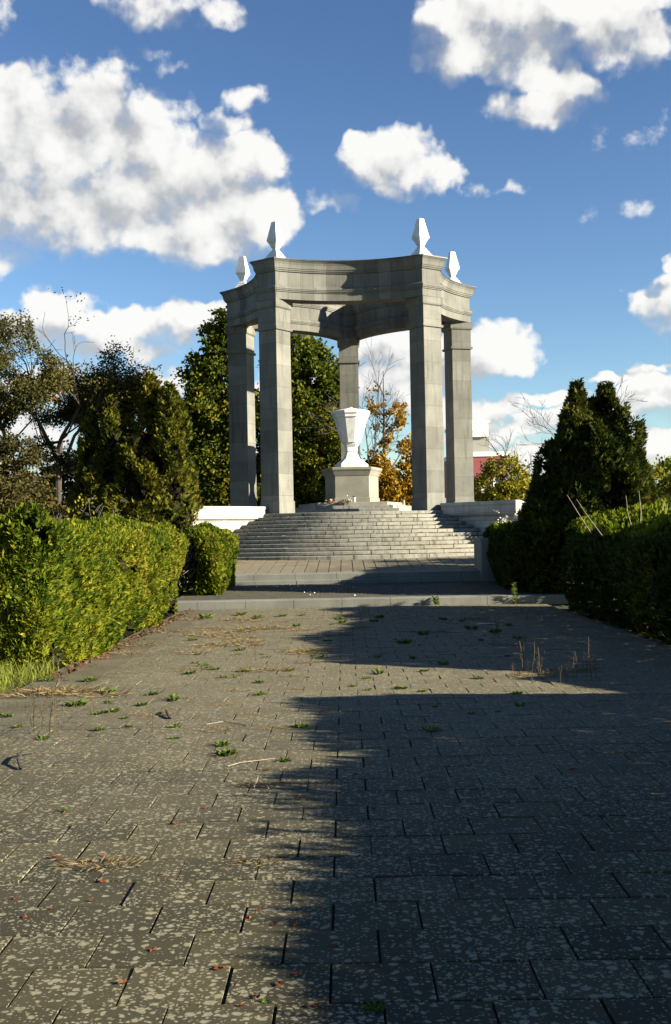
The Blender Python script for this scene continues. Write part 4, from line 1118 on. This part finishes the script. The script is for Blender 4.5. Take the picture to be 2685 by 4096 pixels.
# fallen leaves
def fallen(seed):
    r = np.random.default_rng(seed); b = MB(); n = 9
    pts = []
    for i in range(n):
        a = 2*math.pi*i/n; rad = .03*(1 if i % 2 else .55)*r.uniform(.8, 1.3); pts.append((math.cos(a)*rad*1.2, math.sin(a)*rad, .004 + abs(r.normal(0, .009))))
    for i in range(n): b.quad([(0, 0, .006), pts[i], pts[(i+1) % n]])
    b.tube((0, 0, .006), (.05, .01, .012), .0015, .001, 3)
    me = b.mesh('leaf'); me.materials.append(M['leaf_red']); return me
FL = [fallen(400+i) for i in range(5)]
LEAVES = [(290,2285),(565,2005),(600,2115),(690,2150),(505,2250),(510,2255),(625,1790),(130,1780),(65,1642),(240,1990),(125,1995),(240,2050),(215,1905),(120,2115),(60,2135),(580,2140),(640,2150),(690,2265),(735,2305),(730,2340),(560,2340),(595,2320),(375,2035),(620,1830),(655,1820),(700,1855),(480,1880),(505,1760),(140,2000),(35,2090),(150,1290+600),(410,1915),(780,2200),(930,2120),(990,2110),(1100,2060),(1230,2170),(1200,1960),(830,1800),(905,1745),(1050,1720),(1330,1790),(1400,1850),(950,1950),(870,1880),(1420,2020),(545,2290),(355,2210),(215,2095),(650,2290)]
for i, (X, Y) in enumerate(LEAVES):
    x, y = gp(X, Y); lit = X < 740
    put('fallen_leaf', FL[i % 5], x, y, .001, random.uniform(.45, .8), 'small rusty fallen leaf lying on the sunlit slabs' if lit else 'small rusty fallen leaf lying on the shaded slabs', 'leaf', 'fallen leaves on the sunlit slabs' if lit else 'fallen leaves on the shaded slabs')
# leaf litter under the left hedge
r = np.random.default_rng(77); n = 380
P = np.stack([-3.22 + np.abs(r.normal(0, .10, n)), r.uniform(12.2, 23.4, n), .014 + r.random(n)*.02], 1)
V, F = leaf_arrays(P, r.normal(0, 1, P.shape)*np.array([1, 1, .15]), .05, .035, r); tag(link('leaf_litter', np_mesh('leaf_litter', V, F), M['litter']), 'rusty leaf litter along the foot of the left hedge', 'litter', kind='stuff')
# grass at the near end of the left hedge
n = 2600
P = np.stack([r.uniform(-5.2, -3.1, n), r.uniform(11.0, 12.9, n), np.full(n, -.03)], 1)
k = (P[:, 0] < -3.45 + (P[:, 1]-11)*.12); P = P[k]
V, F = leaf_arrays(P, r.normal(0, .45, P.shape) + np.array([0, 0, 1]), .25*r.uniform(.5, 1.4, len(P)), .008, r, .12); tag(link('grass', np_mesh('grass', V, F), M['grass']), 'long pale grass at the near end of the left hedge', 'grass', kind='stuff')
# straw in the joints of the lower path
n = 3200; P = np.stack([r.uniform(-2.9, 4.0, n), np.round(r.uniform(12, 23.3, n)/.3355)*.3355 + .24 + r.normal(0, .012, n), np.full(n, -.004)], 1)
n1 = Noise3(5, .9); P = P[n1(P) > .25]
V, F = leaf_arrays(P, r.normal(0, 1, P.shape)*np.array([1, .3, .25]) + np.array([0, 0, .15]), .07, .012, r); tag(link('joint_straw', np_mesh('joint_straw', V, F), M['straw']), 'dry straw and moss caught in the far paving joints', 'straw', kind='stuff')
# twigs
def twig(name, pts, r0, label):
    b = MB()
    for i in range(len(pts)-1): b.tube(pts[i], pts[i+1], r0*(1-.5*i/len(pts)), r0*(1-.5*(i+1)/len(pts)), 5)
    tag(b.build(name, M['twig' if 'pale' in label else 'bark_dark']), label, 'twig')
def g3(X, Y, z): x, y = gp(X, Y); return (x, y, z)
twig('twig', [g3(48, 1790, .01), g3(42, 1775, .035), g3(50, 1762, .03), g3(75, 1752, .01), g3(100, 1748, .008)], .010, 'curved dark twig on the slabs at the left')
twig('twig', [g3(395, 1672, .008), g3(388, 1662, .03), g3(386, 1655, .02)], .012, 'short thick dark twig stub beside the weeds on the left')
twig('twig', [g3(530, 1782, .006), g3(560, 1776, .012), g3(600, 1770, .008), g3(640, 1764, .006)], .0035, 'long pale twig lying across the slabs')
twig('twig', [g3(480, 1685, .006), g3(520, 1680, .012), g3(575, 1688, .008)], .004, 'thin pale twig lying near the middle of the sunlit paving')
twig('twig', [g3(590, 1832, .006), g3(602, 1822, .05), g3(625, 1836, .01)], .005, 'forked pale twig with curled leaf near the shadow edge')
# pale shoots poking out of the right hedge
rr = random.Random(9)
hr_ = [o for o in COL.objects if o.name.startswith('hedge') and 'right edge' in o.get('label', '')][0]
for (X0, Y0, X1, Y1, yy) in ((1375, 1240, 1318, 1150, 19.), (1400, 1245, 1340, 1160, 18.4), (1472, 1235, 1455, 1152, 18.5), (1488, 1235, 1485, 1140, 18.), (1530, 1225, 1545, 1165, 17.5), (1555, 1225, 1552, 1170, 17.)):
    def atY(X, Y, yy):
        k = 1.7212; d = camo.matrix_world.to_3x3() @ Vector(((X*k-1342.5)/4551, -(Y*k-2048)/4551, -1)); return Vector((0, 0, 1.522)) + d*(yy/d.y)
    b = MB(); p0, p1 = atY(X0, Y0, yy), atY(X1, Y1, yy + .2)
    mid = p0.lerp(p1, .5) + Vector((rr.uniform(-.03, .03), 0, rr.uniform(-.02, .02)))
    b.tube(p0, mid, .007, .006, 5); b.tube(mid, p1, .006, .003, 5); b.build('shoot', M['twig'], hr_)
# flowers and candles at the plinth
fb = empty('flower_bouquet', (-.35, 38.02, 2.565), 'wilted bouquet lying on the top tier before the plinth', 'bouquet')
r = np.random.default_rng(61)
def cloud_part(name, c, sx, n, col, L=.09, W=.05):
    P = np.array(c) + r.normal(0, 1, (n, 3))*np.array([sx, .05, .035]); P[:, 2] = np.abs(P[:, 2]-c[2]) + c[2]
    V, F = leaf_arrays(P, r.normal(size=P.shape) + np.array([0, 0, .6]), L, W, r); link(name, np_mesh(name, V, F), col, fb)
M['petal_pink'] = plain('orange_pink_petal', (.40, .24, .12)); M['petal_red'] = plain('dark_red_petal', (.22, .03, .04))
cloud_part('wrapping', (-.42, 38.06, 2.565), .05, 30, M['petal_pink']); cloud_part('red_blooms', (-.08, 38.05, 2.565), .06, 34, M['petal_red'], .05, .04); cloud_part('green_stems', (.14, 38.07, 2.57), .07, 60, M['weed'], .10, .03); cloud_part('white_blooms', (.18, 38.04, 2.60), .06, 60, M['fluff'], .06, .045)
def candle(x, y, z, lab, c):
    o = empty('grave_candle', (x, y, z), lab, 'candle'); b = MB(); nn = 12
    b.rings([[(x+math.cos(6.2832*i/nn)*rd, y+math.sin(6.2832*i/nn)*rd, z+h) for i in range(nn)] for h, rd in ((0, .04), (.01, .045), (.13, .05), (.15, .04))]); b.build('jar', c, o)
    b = MB(); b.rings([[(x+math.cos(6.2832*i/nn)*rd, y+math.sin(6.2832*i/nn)*rd, z+h) for i in range(nn)] for h, rd in ((.15, .045), (.17, .045), (.21, .015))]); b.build('lid', M['metal'], o)
candle(.36, 38.06, 2.565, 'small white grave candle beside the flowers', M['board'])
candle(2.02, 38.35, 2.45, 'small orange grave candle at the right end of the tiers', M['petal_pink'])
# white pebbles near the upper kerb
b = MB(); b.rings([[(math.cos(6.2832*i/7)*rd, math.sin(6.2832*i/7)*rd*.8, h) for i in range(7)] for h, rd in ((0, .016), (.012, .022), (.02, .012))])
pm = b.mesh('pebble', True); pm.materials.append(M['board'])
rr = random.Random(12)
for i in range(26):
    x = rr.uniform(-2.7, .2); y = rr.choice([rr.uniform(26.6, 27.2), rr.uniform(24.2, 27.2)]); put('pebble', pm, x, y, t1(y), rr.uniform(.5, 1.1), 'small white pebble on the lower terrace below the kerb step', 'pebble', 'white pebbles on the lower terrace')
